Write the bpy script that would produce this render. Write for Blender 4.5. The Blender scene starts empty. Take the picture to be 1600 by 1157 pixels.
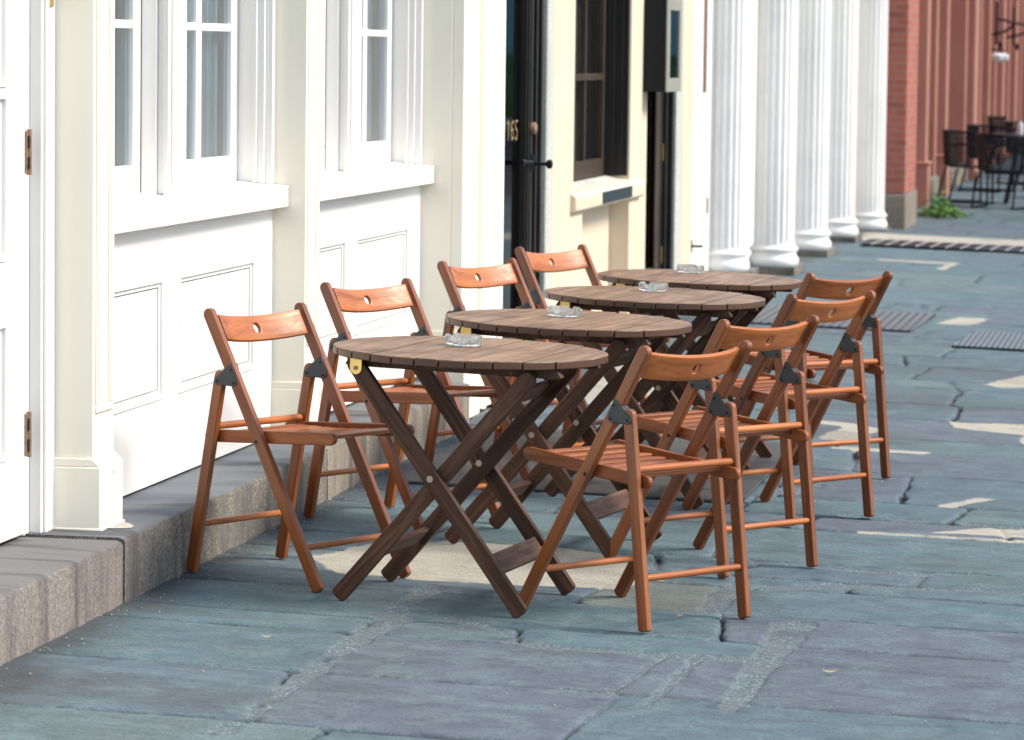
import bpy, bmesh, math, random
import numpy as np
from mathutils import Matrix, Vector, noise
R=math.radians
scene=bpy.context.scene; COL=scene.collection
SLOPE=.02664                     # the pavement falls gently towards the street
H=1.580
# ---------------------------------------------------------------- camera
cam=bpy.data.cameras.new('camera'); camo=bpy.data.objects.new('camera',cam); COL.objects.link(camo)
scene.camera=camo
cam.sensor_width=36; cam.lens=5543.9/1600*36
cam.shift_y=-(578.5-533)/1600
cam.clip_start=.1; cam.clip_end=2000
def cam_axes(pitch,roll,yaw):
    cp,sp=math.cos(pitch),math.sin(pitch); c,s=math.cos(roll),math.sin(roll)
    r=Vector((1,0,0)); u=Vector((0,sp,cp)); f=Vector((0,cp,-sp))
    r2=c*r+s*u; u2=-s*r+c*u
    T=Matrix.Rotation(yaw,3,'Z')
    return T@r2,T@u2,T@f
r_,u_,f_=cam_axes(R(4.6132),R(.7003),R(10.6608))
camo.matrix_world=Matrix(((r_.x,u_.x,-f_.x,0),(r_.y,u_.y,-f_.y,0),(r_.z,u_.z,-f_.z,H),(0,0,0,1)))
cam.dof.use_dof=True; cam.dof.focus_distance=10.1; cam.dof.aperture_fstop=8.0
# ---------------------------------------------------------------- light
SUN_AZ=R(84); SUN_EL=R(44)      # azimuth clockwise from +Y
W=bpy.data.worlds.new('World'); scene.world=W; W.use_nodes=True
nt=W.node_tree; bg=nt.nodes['Background']; sky=nt.nodes.new('ShaderNodeTexSky')
sky.sky_type='NISHITA'; sky.sun_disc=False; sky.sun_elevation=SUN_EL; sky.sun_rotation=SUN_AZ
sky.air_density=1.0; sky.dust_density=1.3; sky.ozone_density=1.0
nt.links.new(sky.outputs[0],bg.inputs[0]); bg.inputs[1].default_value=.135
sl=bpy.data.lights.new('sun','SUN'); sl.energy=2.65; sl.angle=R(18); sl.color=(1,.90,.76)
so=bpy.data.objects.new('sun',sl); COL.objects.link(so)
sd=Vector((math.sin(SUN_AZ)*math.cos(SUN_EL),math.cos(SUN_AZ)*math.cos(SUN_EL),math.sin(SUN_EL)))
so.rotation_euler=sd.to_track_quat('Z','Y').to_euler(); so.location=(6,-4,10)
scene.view_settings.view_transform='Standard'; scene.view_settings.look='None'
scene.view_settings.exposure=1.0; scene.view_settings.gamma=1
scene.render.engine='CYCLES'
# ---------------------------------------------------------------- materials
def newmat(name):
    m=bpy.data.materials.new(name); m.use_nodes=True; t=m.node_tree
    return m,t,t.nodes['Principled BSDF']
def lin(v): return tuple(v)+(1,)
def N(t,typ,**k):
    n=t.nodes.new(typ)
    for a,b in k.items():
        if a in n.inputs.keys() if isinstance(a,str) else False: n.inputs[a].default_value=b
        else: setattr(n,a,b)
    return n
def coords(t,scale=(1,1,1),src='Object',rnd=False):
    tc=t.nodes.new('ShaderNodeTexCoord'); mp=t.nodes.new('ShaderNodeMapping'); mp.inputs['Scale'].default_value=scale
    t.links.new(tc.outputs[src],mp.inputs['Vector'])
    if rnd:
        oi=t.nodes.new('ShaderNodeObjectInfo'); mu=t.nodes.new('ShaderNodeMath'); mu.operation='MULTIPLY'; mu.inputs[1].default_value=37
        t.links.new(oi.outputs['Random'],mu.inputs[0]); t.links.new(mu.outputs[0],mp.inputs['Location'])
    return mp.outputs[0]
def noise_(t,vec,scale,detail=6,rough=.6,dist=0):
    n=t.nodes.new('ShaderNodeTexNoise'); n.inputs['Scale'].default_value=scale; n.inputs['Detail'].default_value=detail
    n.inputs['Roughness'].default_value=rough; n.inputs['Distortion'].default_value=dist
    t.links.new(vec,n.inputs['Vector']); return n.outputs['Fac']
def ramp(t,fac,stops):
    r=t.nodes.new('ShaderNodeValToRGB'); e=r.color_ramp.elements
    e[0].position=stops[0][0]; e[0].color=lin(stops[0][1]); e[1].position=stops[-1][0]; e[1].color=lin(stops[-1][1])
    for p,c in stops[1:-1]:
        x=e.new(p); x.color=lin(c)
    t.links.new(fac,r.inputs[0]); return r.outputs[0]
def mix(t,fac,a,b,mode='MIX'):
    m=t.nodes.new('ShaderNodeMix'); m.data_type='RGBA'; m.blend_type=mode
    for s,v in ((0,fac),(6,a),(7,b)):
        if hasattr(v,'is_linked') or isinstance(v,bpy.types.NodeSocket): t.links.new(v,m.inputs[s])
        else: m.inputs[s].default_value=v if s==0 else lin(v)
    return m.outputs[2]
def bump(t,b,h,strength=.3,dist=.002):
    n=t.nodes.new('ShaderNodeBump'); n.inputs['Strength'].default_value=strength; n.inputs['Distance'].default_value=dist
    t.links.new(h,n.inputs['Height']); t.links.new(n.outputs[0],b.inputs['Normal'])
def paint(name,c,dirt_shade=.12,rough=.45,dc=None,bs=.15):
    m,t,b=newmat(name); v=coords(t)
    n1=noise_(t,v,1.6,8,.65); n2=noise_(t,coords(t,(14,14,1.6)),1.4,6,.7)
    d=dc or tuple(x*.72 for x in c)
    c1=mix(t,ramp(t,n1,[(.45,(0,0,0)),(.8,(dirt_shade,)*3)]),c,d)
    c2=mix(t,ramp(t,n2,[(.58,(0,0,0)),(.85,(dirt_shade*1.6,)*3)]),c1,d)
    t.links.new(c2,b.inputs['Base Color']); b.inputs['Roughness'].default_value=rough
    bump(t,b,noise_(t,v,22,5,.6),bs,.002); return m
def woodm(name,dark,mid,light,axis=0,rough=.38,spec=.5,scale=9,coat=0):
    # grain runs along the local axis of each mesh; fine pores and broad colour bands
    m,t,b=newmat(name); s=[scale*4]*3; s[axis]=scale*.28
    v=coords(t,tuple(s),rnd=True); n1=noise_(t,v,1.0,5,.62,1.2)
    s2=[160]*3; s2[axis]=9
    n2=noise_(t,coords(t,tuple(s2),rnd=True),1,3,.5)
    n3=noise_(t,coords(t,(3.1,3.1,3.1),rnd=True),1,4,.6)
    c1=ramp(t,n1,[(.28,dark),(.5,mid),(.74,light)])
    c2=mix(t,ramp(t,n2,[(.5,(0,0,0)),(.72,(.45,)*3)]),c1,dark)
    c3=mix(t,ramp(t,n3,[(.42,(0,0,0)),(.7,(.5,)*3)]),c2,tuple(x*.62 for x in mid))
    oi=t.nodes.new('ShaderNodeObjectInfo'); c3=mix(t,1.0,c3,ramp(t,oi.outputs['Random'],[(0,(.74,.70,.66)),(.5,(1,1,1)),(1,(1.0,1.0,1.0))]),'MULTIPLY')
    c3=mix(t,ramp(t,oi.outputs['Random'],[(.7,(0,)*3),(1,(.22,)*3)]),c3,light)
    t.links.new(c3,b.inputs['Base Color'])
    t.links.new(ramp(t,n2,[(.3,(rough-.06,)*3),(.8,(rough+.18,)*3)]),b.inputs['Roughness'])
    b.inputs['Specular IOR Level'].default_value=spec; b.inputs['Coat Weight'].default_value=coat; b.inputs['Coat Roughness'].default_value=.25
    bump(t,b,n2,.25,.0008); return m
def stone(name,c0,c1,c2,sp=90,blot=None,rough=.85,bs=.5,top=None):
    m,t,b=newmat(name); v=coords(t)
    n=noise_(t,v,sp,4,.75); c=ramp(t,n,[(.3,c0),(.5,c1),(.7,c2)])
    nb=noise_(t,coords(t,(1,2.6,1)),1.7,7,.62,.5)
    c=mix(t,ramp(t,nb,[(.48,(0,0,0)),(.66,(.75,)*3)]),c,blot or tuple(x*.5 for x in c1))
    if top:
        tc=t.nodes.new('ShaderNodeTexCoord'); sx=t.nodes.new('ShaderNodeSeparateXYZ'); t.links.new(tc.outputs['Normal'],sx.inputs[0])
        tcol=mix(t,nb,top,tuple(x*1.9 for x in top)); c=mix(t,ramp(t,sx.outputs[2],[(.5,(0,)*3),(.85,(.85,)*3)]),c,tcol)
        ns=noise_(t,coords(t,(1,5,.7)),1.1,5,.6,.6); c=mix(t,ramp(t,ns,[(.50,(0,)*3),(.62,(.7,)*3)]),c,(.045,.042,.042))
    t.links.new(c,b.inputs['Base Color']); b.inputs['Roughness'].default_value=rough
    bump(t,b,noise_(t,v,sp*.6,5,.7),bs,.004); return m
def plain(name,c,rough=.5,metal=0,var=.25,sc=12):
    m,t,b=newmat(name); n=noise_(t,coords(t),sc,5,.6)
    t.links.new(mix(t,n,tuple(x*(1-var) for x in c),tuple(min(1,x*(1+var)) for x in c)),b.inputs['Base Color'])
    b.inputs['Roughness'].default_value=rough; b.inputs['Metallic'].default_value=metal; return m
M={}
M['white']=paint('white_paint',(.79,.775,.745),.16,.42,(.60,.60,.58))
M['white_old']=paint('weathered_white_paint',(.76,.755,.74),.5,.5,(.46,.47,.47))
M['cream']=paint('cream_paint',(.87,.825,.685),.16,.5,(.70,.63,.50))
M['cream_warm']=paint('warm_cream_paint',(.66,.56,.43),.30,.6,(.46,.36,.24))
M['brown']=paint('red_brown_paint',(.43,.21,.155),.4,.5,(.28,.11,.075))
M['jamb_dark']=paint('dark_joinery_paint',(.020,.018,.017),.3,.3,(.09,.08,.07))
M['sash_dark']=paint('brown_sash_paint',(.045,.032,.023),.5,.45,(.10,.08,.06))
for k_ in ('jamb_dark','sash_dark'): M[k_].node_tree.nodes['Principled BSDF'].inputs['Specular IOR Level'].default_value=.25
M['greystone']=stone('pale_jamb_stone',(.30,.31,.28),(.45,.46,.42),(.6,.6,.54),60,(.36,.38,.35))
M['granite']=stone('speckled_grey_granite',(.03,.027,.023),(.150,.134,.108),(.42,.37,.30),130,(.075,.075,.075),top=(.075,.090,.105))
M['granite_pink']=stone('weathered_brown_granite',(.06,.052,.048),(.16,.138,.125),(.32,.285,.255),120,(.05,.047,.046),top=(.085,.088,.092))
M['granite_tan']=stone('tan_granite',(.10,.088,.068),(.215,.185,.145),(.36,.32,.26),90,(.14,.12,.095),top=(.08,.09,.10))
M['concrete']=stone('pale_concrete',(.30,.29,.26),(.44,.425,.38),(.58,.56,.50),55,(.34,.34,.32),.9,.35)
M['chair']=woodm('chestnut_varnished_wood',(.08,.020,.005),(.215,.059,.013),(.35,.112,.029),2,.34,.42,5,.18)
M['chair_x']=woodm('chestnut_varnished_rail',(.18,.048,.011),(.39,.118,.028),(.52,.185,.052),1,.38,.34,5,.1)
M['chair_s']=woodm('chestnut_varnished_slat',(.17,.044,.012),(.34,.100,.028),(.47,.165,.055),1,.38,.35,7,.08)
M['chair_r']=woodm('chestnut_varnished_side_rail',(.105,.025,.006),(.235,.061,.013),(.33,.100,.025),0,.38,.34,5,.1)
M['tleg']=woodm('dark_stained_leg_wood',(.018,.008,.005),(.072,.032,.018),(.20,.10,.058),2,.5,.25,6)
M['tstr']=woodm('dark_stained_board_wood',(.03,.015,.01),(.085,.042,.027),(.20,.115,.075),1,.55,.25,6)
M['plastic']=plain('dark_plastic',(.018,.026,.034),.45)
M['bolt']=plain('steel_bolt',(.35,.32,.26),.35,1)
M['brass']=plain('brass',(.62,.47,.18),.32,1)
M['iron']=plain('black_iron',(.007,.009,.012),.45,0,.3); M['iron'].node_tree.nodes['Principled BSDF'].inputs['Specular IOR Level'].default_value=.2
M['rust']=plain('rusty_hinge_steel',(.30,.20,.14),.6,.7,.6,90)
M['filter']=plain('white_paper',(.75,.74,.70),.8)
M['leaf']=plain('dry_leaf',(.34,.25,.13),.7)
M['green']=plain('weed_green',(.07,.19,.025),.6,0,.6)
M['redleaf']=plain('rusty_weed',(.22,.05,.02),.6)
M['plaque']=plain('blue_green_slate_plaque',(.014,.028,.034),.6,0,.5,40)
M['grey_frame']=plain('grey_metal_frame',(.30,.30,.26),.45,.1)
M['gold']=plain('gold_leaf',(.40,.30,.16),.5,.2)
M['lampwhite']=plain('white_lamp_glass',(.75,.78,.80),.3)
M['interior']=plain('dark_room',(.03,.032,.035),.9)
M['asphalt']=stone('asphalt',(.03,.03,.031),(.05,.05,.052),(.08,.08,.08),80)
M['teal']=paint('teal_green_paint',(.05,.24,.30),.3,.6)
M['lawn']=plain('lawn_green',(.04,.12,.02),.9,0,.5,3)
# weathered table top, planks along local y
def tabletop_mat():
    m,t,b=newmat('weathered_table_planks')
    v=coords(t,(40,2.2,40),rnd=True); n1=noise_(t,v,1,5,.62,1.0)
    vb=coords(t,(16.2,.9,1),rnd=True); nb=noise_(t,vb,1,3,.5)
    n3=noise_(t,coords(t,(4,4,4),rnd=True),1,6,.65)
    c=ramp(t,n1,[(.3,(.035,.018,.011)),(.5,(.165,.088,.050)),(.72,(.36,.215,.125))])
    c=mix(t,ramp(t,nb,[(.35,(0,0,0)),(.65,(.34,)*3)]),c,(.30,.19,.12))
    c=mix(t,ramp(t,n3,[(.50,(0,0,0)),(.66,(.6,)*3)]),c,(.065,.034,.023))
    # plank colour before the rim is darkened as shade
    t.links.new(c,b.inputs['Base Color'])
    t.links.new(ramp(t,n3,[(.3,(.30,)*3),(.7,(.48,)*3)]),b.inputs['Roughness'])
    b.inputs['Specular IOR Level'].default_value=.28
    bump(t,b,n1,.5,.0015)
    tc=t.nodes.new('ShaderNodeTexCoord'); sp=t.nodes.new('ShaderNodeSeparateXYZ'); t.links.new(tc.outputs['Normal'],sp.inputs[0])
    c=mix(t,ramp(t,sp.outputs[2],[(.45,(1,)*3),(.8,(0,)*3)]),c,(.085,.046,.029)); t.links.new(c,b.inputs['Base Color'])   # rim and underside darkened: shade put into the plank colour
    return m
M['ttop']=tabletop_mat()
def slabmat():
    m,t,b=newmat('bluestone_paving')
    def attr(n):
        at=t.nodes.new('ShaderNodeAttribute'); at.attribute_name=n; sep=t.nodes.new('ShaderNodeSeparateColor'); t.links.new(at.outputs['Color'],sep.inputs[0]); return sep.outputs
    pv=attr('paving'); we=attr('wear_shade')
    base=ramp(t,pv[0],[(0,(.134,.155,.205)),(.3,(.112,.162,.206)),(.55,(.104,.186,.220)),(.8,(.140,.208,.222)),(1,(.21,.235,.195))])
    v=coords(t); n1=noise_(t,coords(t,(1,2.6,1)),2.2,9,.7,.9); n2=noise_(t,coords(t,(2,8,2)),3.2,9,.75,1.8); n3=noise_(t,v,130,3,.7); n4=noise_(t,v,7,7,.7,.4); n5=noise_(t,v,38,4,.7)
    c=mix(t,ramp(t,n1,[(.34,(0,)*3),(.66,(.7,)*3)]),base,(.078,.095,.112))
    c=mix(t,ramp(t,n4,[(.46,(0,)*3),(.72,(.75,)*3)]),c,(.180,.252,.272))
    c=mix(t,ramp(t,n4,[(.28,(.7,)*3),(.42,(0,)*3)]),c,(.046,.060,.080))
    c=mix(t,ramp(t,n2,[(.50,(0,)*3),(.70,(.55,)*3)]),c,(.165,.195,.205))
    c=mix(t,ramp(t,n2,[(.335,(.85,)*3),(.375,(0,)*3)]),c,(.034,.040,.048))
    c=mix(t,ramp(t,n3,[(.32,(.6,)*3),(.55,(0,)*3)]),c,(.045,.05,.055)); c=mix(t,ramp(t,n5,[(.30,(.55,)*3),(.44,(0,)*3)]),c,(.06,.07,.08))
    c=mix(t,ramp(t,n5,[(.70,(0,)*3),(.76,(.6,)*3)]),c,(.34,.37,.38))
    # mortar: gritty light grey
    g=ramp(t,n3,[(.36,(.05,.075,.09)),(.52,(.12,.165,.19)),(.66,(.36,.42,.45))]); g=mix(t,ramp(t,n4,[(.4,(.65,)*3),(.65,(0,)*3)]),g,(.11,.13,.14))
    pc=ramp(t,n3,[(.3,(.26,.255,.22)),(.5,(.37,.355,.30)),(.7,(.50,.48,.42))]); pc=mix(t,ramp(t,n4,[(.50,(0,)*3),(.70,(.6,)*3)]),pc,(.22,.235,.23)); pc=mix(t,ramp(t,n2,[(.32,(.8,)*3),(.40,(0,)*3)]),pc,(.12,.12,.115))
    c=mix(t,pv[1],c,(.022,.024,.026)); c=mix(t,pv[2],c,g); c=mix(t,we[0],c,pc)
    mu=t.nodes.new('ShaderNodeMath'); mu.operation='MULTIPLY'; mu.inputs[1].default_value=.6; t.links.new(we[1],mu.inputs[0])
    c=mix(t,mu.outputs[0],c,(.062,.058,.052))  # dark tint for dirt and the painted shade by the step
    t.links.new(c,b.inputs['Base Color'])
    t.links.new(ramp(t,n4,[(.3,(.55,)*3),(.7,(.8,)*3)]),b.inputs['Roughness']); b.inputs['Specular IOR Level'].default_value=.12
    a=t.nodes.new('ShaderNodeMath'); a.operation='ADD'; t.links.new(n2,a.inputs[0])
    m2=t.nodes.new('ShaderNodeMath'); m2.operation='MULTIPLY'; m2.inputs[1].default_value=.3; t.links.new(n3,m2.inputs[0]); t.links.new(m2.outputs[0],a.inputs[1])
    a2=t.nodes.new('ShaderNodeMath'); a2.operation='ADD'; t.links.new(a.outputs[0],a2.inputs[0]); t.links.new(n4,a2.inputs[1])
    bump(t,b,a2.outputs[0],.7,.012); return m
M['slab']=slabmat()
def mortar():
    m,t,b=newmat('gritty_mortar'); v=coords(t)
    n=noise_(t,v,150,3,.8)
    t.links.new(ramp(t,n,[(.34,(.05,.06,.07)),(.5,(.20,.225,.235)),(.64,(.42,.44,.44))]),b.inputs['Base Color']); b.inputs['Roughness'].default_value=.9
    bump(t,b,n,.8,.006); return m
M['mortar']=mortar()
def ribbed(name,c,period=.018,axis='Y'):
    m,t,b=newmat(name); w=t.nodes.new('ShaderNodeTexWave'); w.wave_type='BANDS'; w.bands_direction=axis
    w.inputs['Scale'].default_value=math.pi*2/period/20*1.0; w.inputs['Distortion'].default_value=0
    tc=t.nodes.new('ShaderNodeTexCoord'); t.links.new(tc.outputs['Object'],w.inputs['Vector'])
    n=noise_(t,coords(t),3,6,.6)
    cc=mix(t,ramp(t,w.outputs['Fac'],[(.2,(0,)*3),(.7,(1,)*3)]),tuple(x*.35 for x in c),c)
    cc=mix(t,ramp(t,n,[(.4,(0,)*3),(.7,(.5,)*3)]),cc,tuple(x*.6 for x in c))
    t.links.new(cc,b.inputs['Base Color']); b.inputs['Roughness'].default_value=.6; b.inputs['Metallic'].default_value=.2
    bump(t,b,w.outputs['Fac'],.8,.004); return m
M['plate']=ribbed('ribbed_cellar_plate',(.085,.085,.085),.016,'Y')
M['grate']=ribbed('pierced_grate',(.13,.14,.15),.05,'X')
M['grate2']=ribbed('fine_pierced_grate',(.15,.18,.21),.03,'X')
def glassm(name,tint=(.9,.95,.97),gl=.14,rough=.02):
    m,t,b=newmat(name); t.nodes.remove(b); out=t.nodes['Material Output']
    tr=t.nodes.new('ShaderNodeBsdfTransparent'); tr.inputs[0].default_value=lin(tint)
    g=t.nodes.new('ShaderNodeBsdfGlossy'); g.inputs['Roughness'].default_value=rough
    mx=t.nodes.new('ShaderNodeMixShader'); lw=t.nodes.new('ShaderNodeLayerWeight'); lw.inputs['Blend'].default_value=.5; fr=t.nodes.new('ShaderNodeMath'); fr.operation='POWER'; fr.inputs[1].default_value=4.5; t.links.new(lw.outputs['Facing'],fr.inputs[0])
    fm=t.nodes.new('ShaderNodeMath'); fm.operation='MULTIPLY_ADD'; fm.inputs[1].default_value=.9; fm.inputs[2].default_value=.04; t.links.new(fr.outputs[0],fm.inputs[0])
    t.links.new(fm.outputs[0],mx.inputs[0]); t.links.new(tr.outputs[0],mx.inputs[1]); t.links.new(g.outputs[0],mx.inputs[2]); t.links.new(mx.outputs[0],out.inputs[0])
    return m
M['pane']=glassm('window_glass')
def solidglass():
    m,t,b=newmat('clear_glass'); b.inputs['Base Color'].default_value=(.93,.98,.98,1); b.inputs['Transmission Weight'].default_value=.90
    b.inputs['Roughness'].default_value=.02; b.inputs['IOR'].default_value=1.5; return m
M['glass']=solidglass()
def curtain():
    m,t,b=newmat('grey_blue_curtain'); n=noise_(t,coords(t,(1,9,.6)),2.5,4,.55)
    t.links.new(ramp(t,n,[(.35,(.12,.15,.165)),(.52,(.22,.26,.28)),(.66,(.42,.46,.48))]),b.inputs['Base Color']); b.inputs['Roughness'].default_value=.9; return m
M['curtain']=curtain()
def curtain2():
    m,t,b=newmat('brown_drape'); n=noise_(t,coords(t,(1,7,.5)),3,4,.55)
    t.links.new(ramp(t,n,[(.35,(.02,.015,.012)),(.55,(.07,.045,.032)),(.72,(.15,.10,.075))]),b.inputs['Base Color']); b.inputs['Roughness'].default_value=.8; return m
M['drape']=curtain2()
def brickm():
    m,t,b=newmat('old_red_brick'); br=t.nodes.new('ShaderNodeTexBrick')
    br.inputs['Color1'].default_value=(.40,.12,.075,1); br.inputs['Color2'].default_value=(.28,.08,.055,1); br.inputs['Mortar'].default_value=(.30,.18,.15,1)
    br.inputs['Scale'].default_value=1; br.inputs['Mortar Size'].default_value=.006; br.inputs['Brick Width'].default_value=.2; br.inputs['Row Height'].default_value=.067
    tc=t.nodes.new('ShaderNodeTexCoord'); sp=t.nodes.new('ShaderNodeSeparateXYZ'); cb=t.nodes.new('ShaderNodeCombineXYZ'); ad=t.nodes.new('ShaderNodeMath'); ad.operation='ADD'
    t.links.new(tc.outputs['Object'],sp.inputs[0]); t.links.new(sp.outputs[0],ad.inputs[0]); t.links.new(sp.outputs[1],ad.inputs[1])
    t.links.new(ad.outputs[0],cb.inputs[0]); t.links.new(sp.outputs[2],cb.inputs[1]); t.links.new(cb.outputs[0],br.inputs['Vector'])
    n=noise_(t,coords(t),9,6,.7)
    t.links.new(mix(t,ramp(t,n,[(.45,(0,)*3),(.75,(.45,)*3)]),br.outputs['Color'],(.35,.16,.13)),b.inputs['Base Color']); b.inputs['Roughness'].default_value=.85
    bump(t,b,br.outputs['Fac'],-.5,.005); return m
M['brick']=brickm()
# ---------------------------------------------------------------- mesh builder
class MB:
    def __init__(s): s.v=[]; s.f=[]
    def add(s,vs,fs):
        o=len(s.v); s.v+=[tuple(v) for v in vs]; s.f+=[[i+o for i in f] for f in fs]; return s
    def box(s,x0,x1,y0,y1,z0,z1):
        return s.add([(x0,y0,z0),(x1,y0,z0),(x1,y1,z0),(x0,y1,z0),(x0,y0,z1),(x1,y0,z1),(x1,y1,z1),(x0,y1,z1)],
            [(0,3,2,1),(4,5,6,7),(0,1,5,4),(1,2,6,5),(2,3,7,6),(3,0,4,7)])
    def prism(s,poly,axis,a,b):
        # poly: 2-D points in the two other axes (order x,y,z without axis), extruded along axis from a to b
        def P(p,c):
            return {'x':(c,p[0],p[1]),'y':(p[0],c,p[1]),'z':(p[0],p[1],c)}[axis]
        n=len(poly); vs=[P(p,a) for p in poly]+[P(p,b) for p in poly]
        return s.add(vs,[list(range(n))[::-1],list(range(n,2*n))]+[(i,(i+1)%n,n+(i+1)%n,n+i) for i in range(n)])
    def tube(s,pts,r,n=12,cap=True):
        pts=[Vector(p) for p in pts]; rings=[]
        up=None
        for i,p in enumerate(pts):
            d=(pts[min(i+1,len(pts)-1)]-pts[max(i-1,0)]).normalized()
            if up is None: up=Vector((0,0,1)) if abs(d.z)<.9 else Vector((1,0,0))
            a=d.cross(up).normalized(); b=a.cross(d); up=b
            rr=r[i] if isinstance(r,(list,tuple)) else r
            rings.append([p+a*math.cos(2*math.pi*k/n)*rr+b*math.sin(2*math.pi*k/n)*rr for k in range(n)])
        vs=[v for q in rings for v in q]; fs=[]
        for i in range(len(pts)-1):
            for k in range(n): fs.append((i*n+k,i*n+(k+1)%n,(i+1)*n+(k+1)%n,(i+1)*n+k))
        if cap: fs+=[list(range(n))[::-1],[(len(pts)-1)*n+k for k in range(n)]]
        return s.add(vs,fs)
    def lathe(s,prof,cx,cy,n=32,rf=None,cap=True):
        vs=[];fs=[]
        for (r,z) in prof:
            for k in range(n):
                a=2*math.pi*k/n; q=r*(rf(a,z) if rf else 1); vs.append((cx+q*math.cos(a),cy+q*math.sin(a),z))
        m=len(prof)
        for i in range(m-1):
            for k in range(n): fs.append((i*n+k,i*n+(k+1)%n,(i+1)*n+(k+1)%n,(i+1)*n+k))
        if cap: fs+=[list(range(n))[::-1],[(m-1)*n+k for k in range(n)]]
        return s.add(vs,fs)
    def build(s,name,mat,parent=None,bevel=0,seg=2,smooth=False,along=None):
        if along:
            an=math.atan2(along[0],along[1]); c,q=math.cos(an),math.sin(an); s.v=[(c*x-q*z,y,q*x+c*z) for x,y,z in s.v]
        me=bpy.data.meshes.new(name); me.from_pydata(s.v,[],s.f); me.update()
        bm=bmesh.new(); bm.from_mesh(me); bmesh.ops.recalc_face_normals(bm,faces=bm.faces); bm.to_mesh(me); bm.free()
        me.materials.append(M[mat] if isinstance(mat,str) else mat)
        o=bpy.data.objects.new(name,me); COL.objects.link(o)
        if along: o.rotation_euler=(0,an,0)
        if parent: o.parent=parent
        if bevel:
            b=o.modifiers.new('bevel','BEVEL'); b.width=bevel; b.segments=seg; b.limit_method='ANGLE'; b.angle_limit=R(35)
        if smooth or bevel:
            for p in me.polygons: p.use_smooth=True
            me.set_sharp_from_angle(angle=R(38))
            if bevel:
                w=o.modifiers.new('wn','WEIGHTED_NORMAL'); w.keep_sharp=True
        return o
def tag(o,label=None,cat=None,group=None,kind=None):
    if label: o['label']=label
    if cat: o['category']=cat
    if group: o['group']=group
    if kind: o['kind']=kind
    return o
def empty(name,loc,rz=0,tilt=False):
    o=bpy.data.objects.new(name,None); COL.objects.link(o); o.empty_display_size=.1; place(o,loc,rz,tilt); return o
def place(o,loc,rz=0,tilt=False):
    o.location=loc; o.rotation_mode='QUATERNION'
    q=Matrix.Rotation(rz,3,'Z')
    if tilt: q=Matrix.Rotation(math.atan(SLOPE),3,'Y')@q
    o.rotation_quaternion=q.to_quaternion()
def gz(x): return -SLOPE*x
def copy_tree(o,parent=None):
    c=o.copy(); COL.objects.link(c); c.parent=parent
    for ch in list(o.children): copy_tree(ch,c)
    return c
def strip(p0,p1,w,r0=True,r1=True,n=6):
    """outline of a bar from p0 to p1 in a plane with rounded ends"""
    p0=Vector(p0);p1=Vector(p1);d=(p1-p0).normalized();q=Vector((-d.y,d.x)); out=[]
    def end(c,dirn,rounded):
        if not rounded: return [c-q*w/2*dirn,c+q*w/2*dirn] if False else [c-q*(w/2)*dirn,c+q*(w/2)*dirn]
        res=[]
        for k in range(n+1):
            a=-math.pi/2+math.pi*k/n; res.append(c+d*dirn*math.cos(a)*w*.5*rounded+q*dirn*math.sin(a)*w/2)
        return res
    out=end(p1,1,r1)+end(p0,-1,r0)
    return [(v.x,v.y) for v in out]
# ================================================================ GROUND
random.seed(11)
def gmesh(name,polys,mat,dz,kind='structure',th=None,tones=None,bev=.006):
    pass
g=MB(); g.add([(-60,-60,gz(-60)),(1.3,-60,gz(1.3)),(1.3,120,gz(1.3)),(-60,120,gz(-60))],[(0,1,2,3)])
o=g.build('ground','mortar'); tag(o,kind='structure'); o.location.z=-.03
g=MB(); g.box(1.31,1.46,-30,110,-.35,gz(1.3)+.004); o=g.build('kerb','granite',bevel=.01); tag(o,kind='structure')
g=MB(); g.add([(1.46,-200,-.17),(9,-200,-.17),(9,400,-.17),(1.46,400,-.17)],[(0,1,2,3)]); o=g.build('road','asphalt'); tag(o,kind='structure')
g=MB(); g.box(9,12,-30,200,-.3,-.03); o=g.build('far_pavement','concrete'); tag(o,kind='structure')
g=MB(); g.add([(12,-300,-.032),(300,-300,-.032),(300,600,-.032),(12,600,-.032)],[(0,1,2,3)]); o=g.build('lawn','lawn'); tag(o,kind='structure')
g=MB(); g.add([(-300,-300,-.6),(12,-300,-.6),(12,600,-.6),(-300,600,-.6)],[(0,1,2,3)]); o=g.build('terrain','asphalt'); tag(o,kind='structure')
rows=[(-6,None)]
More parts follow.
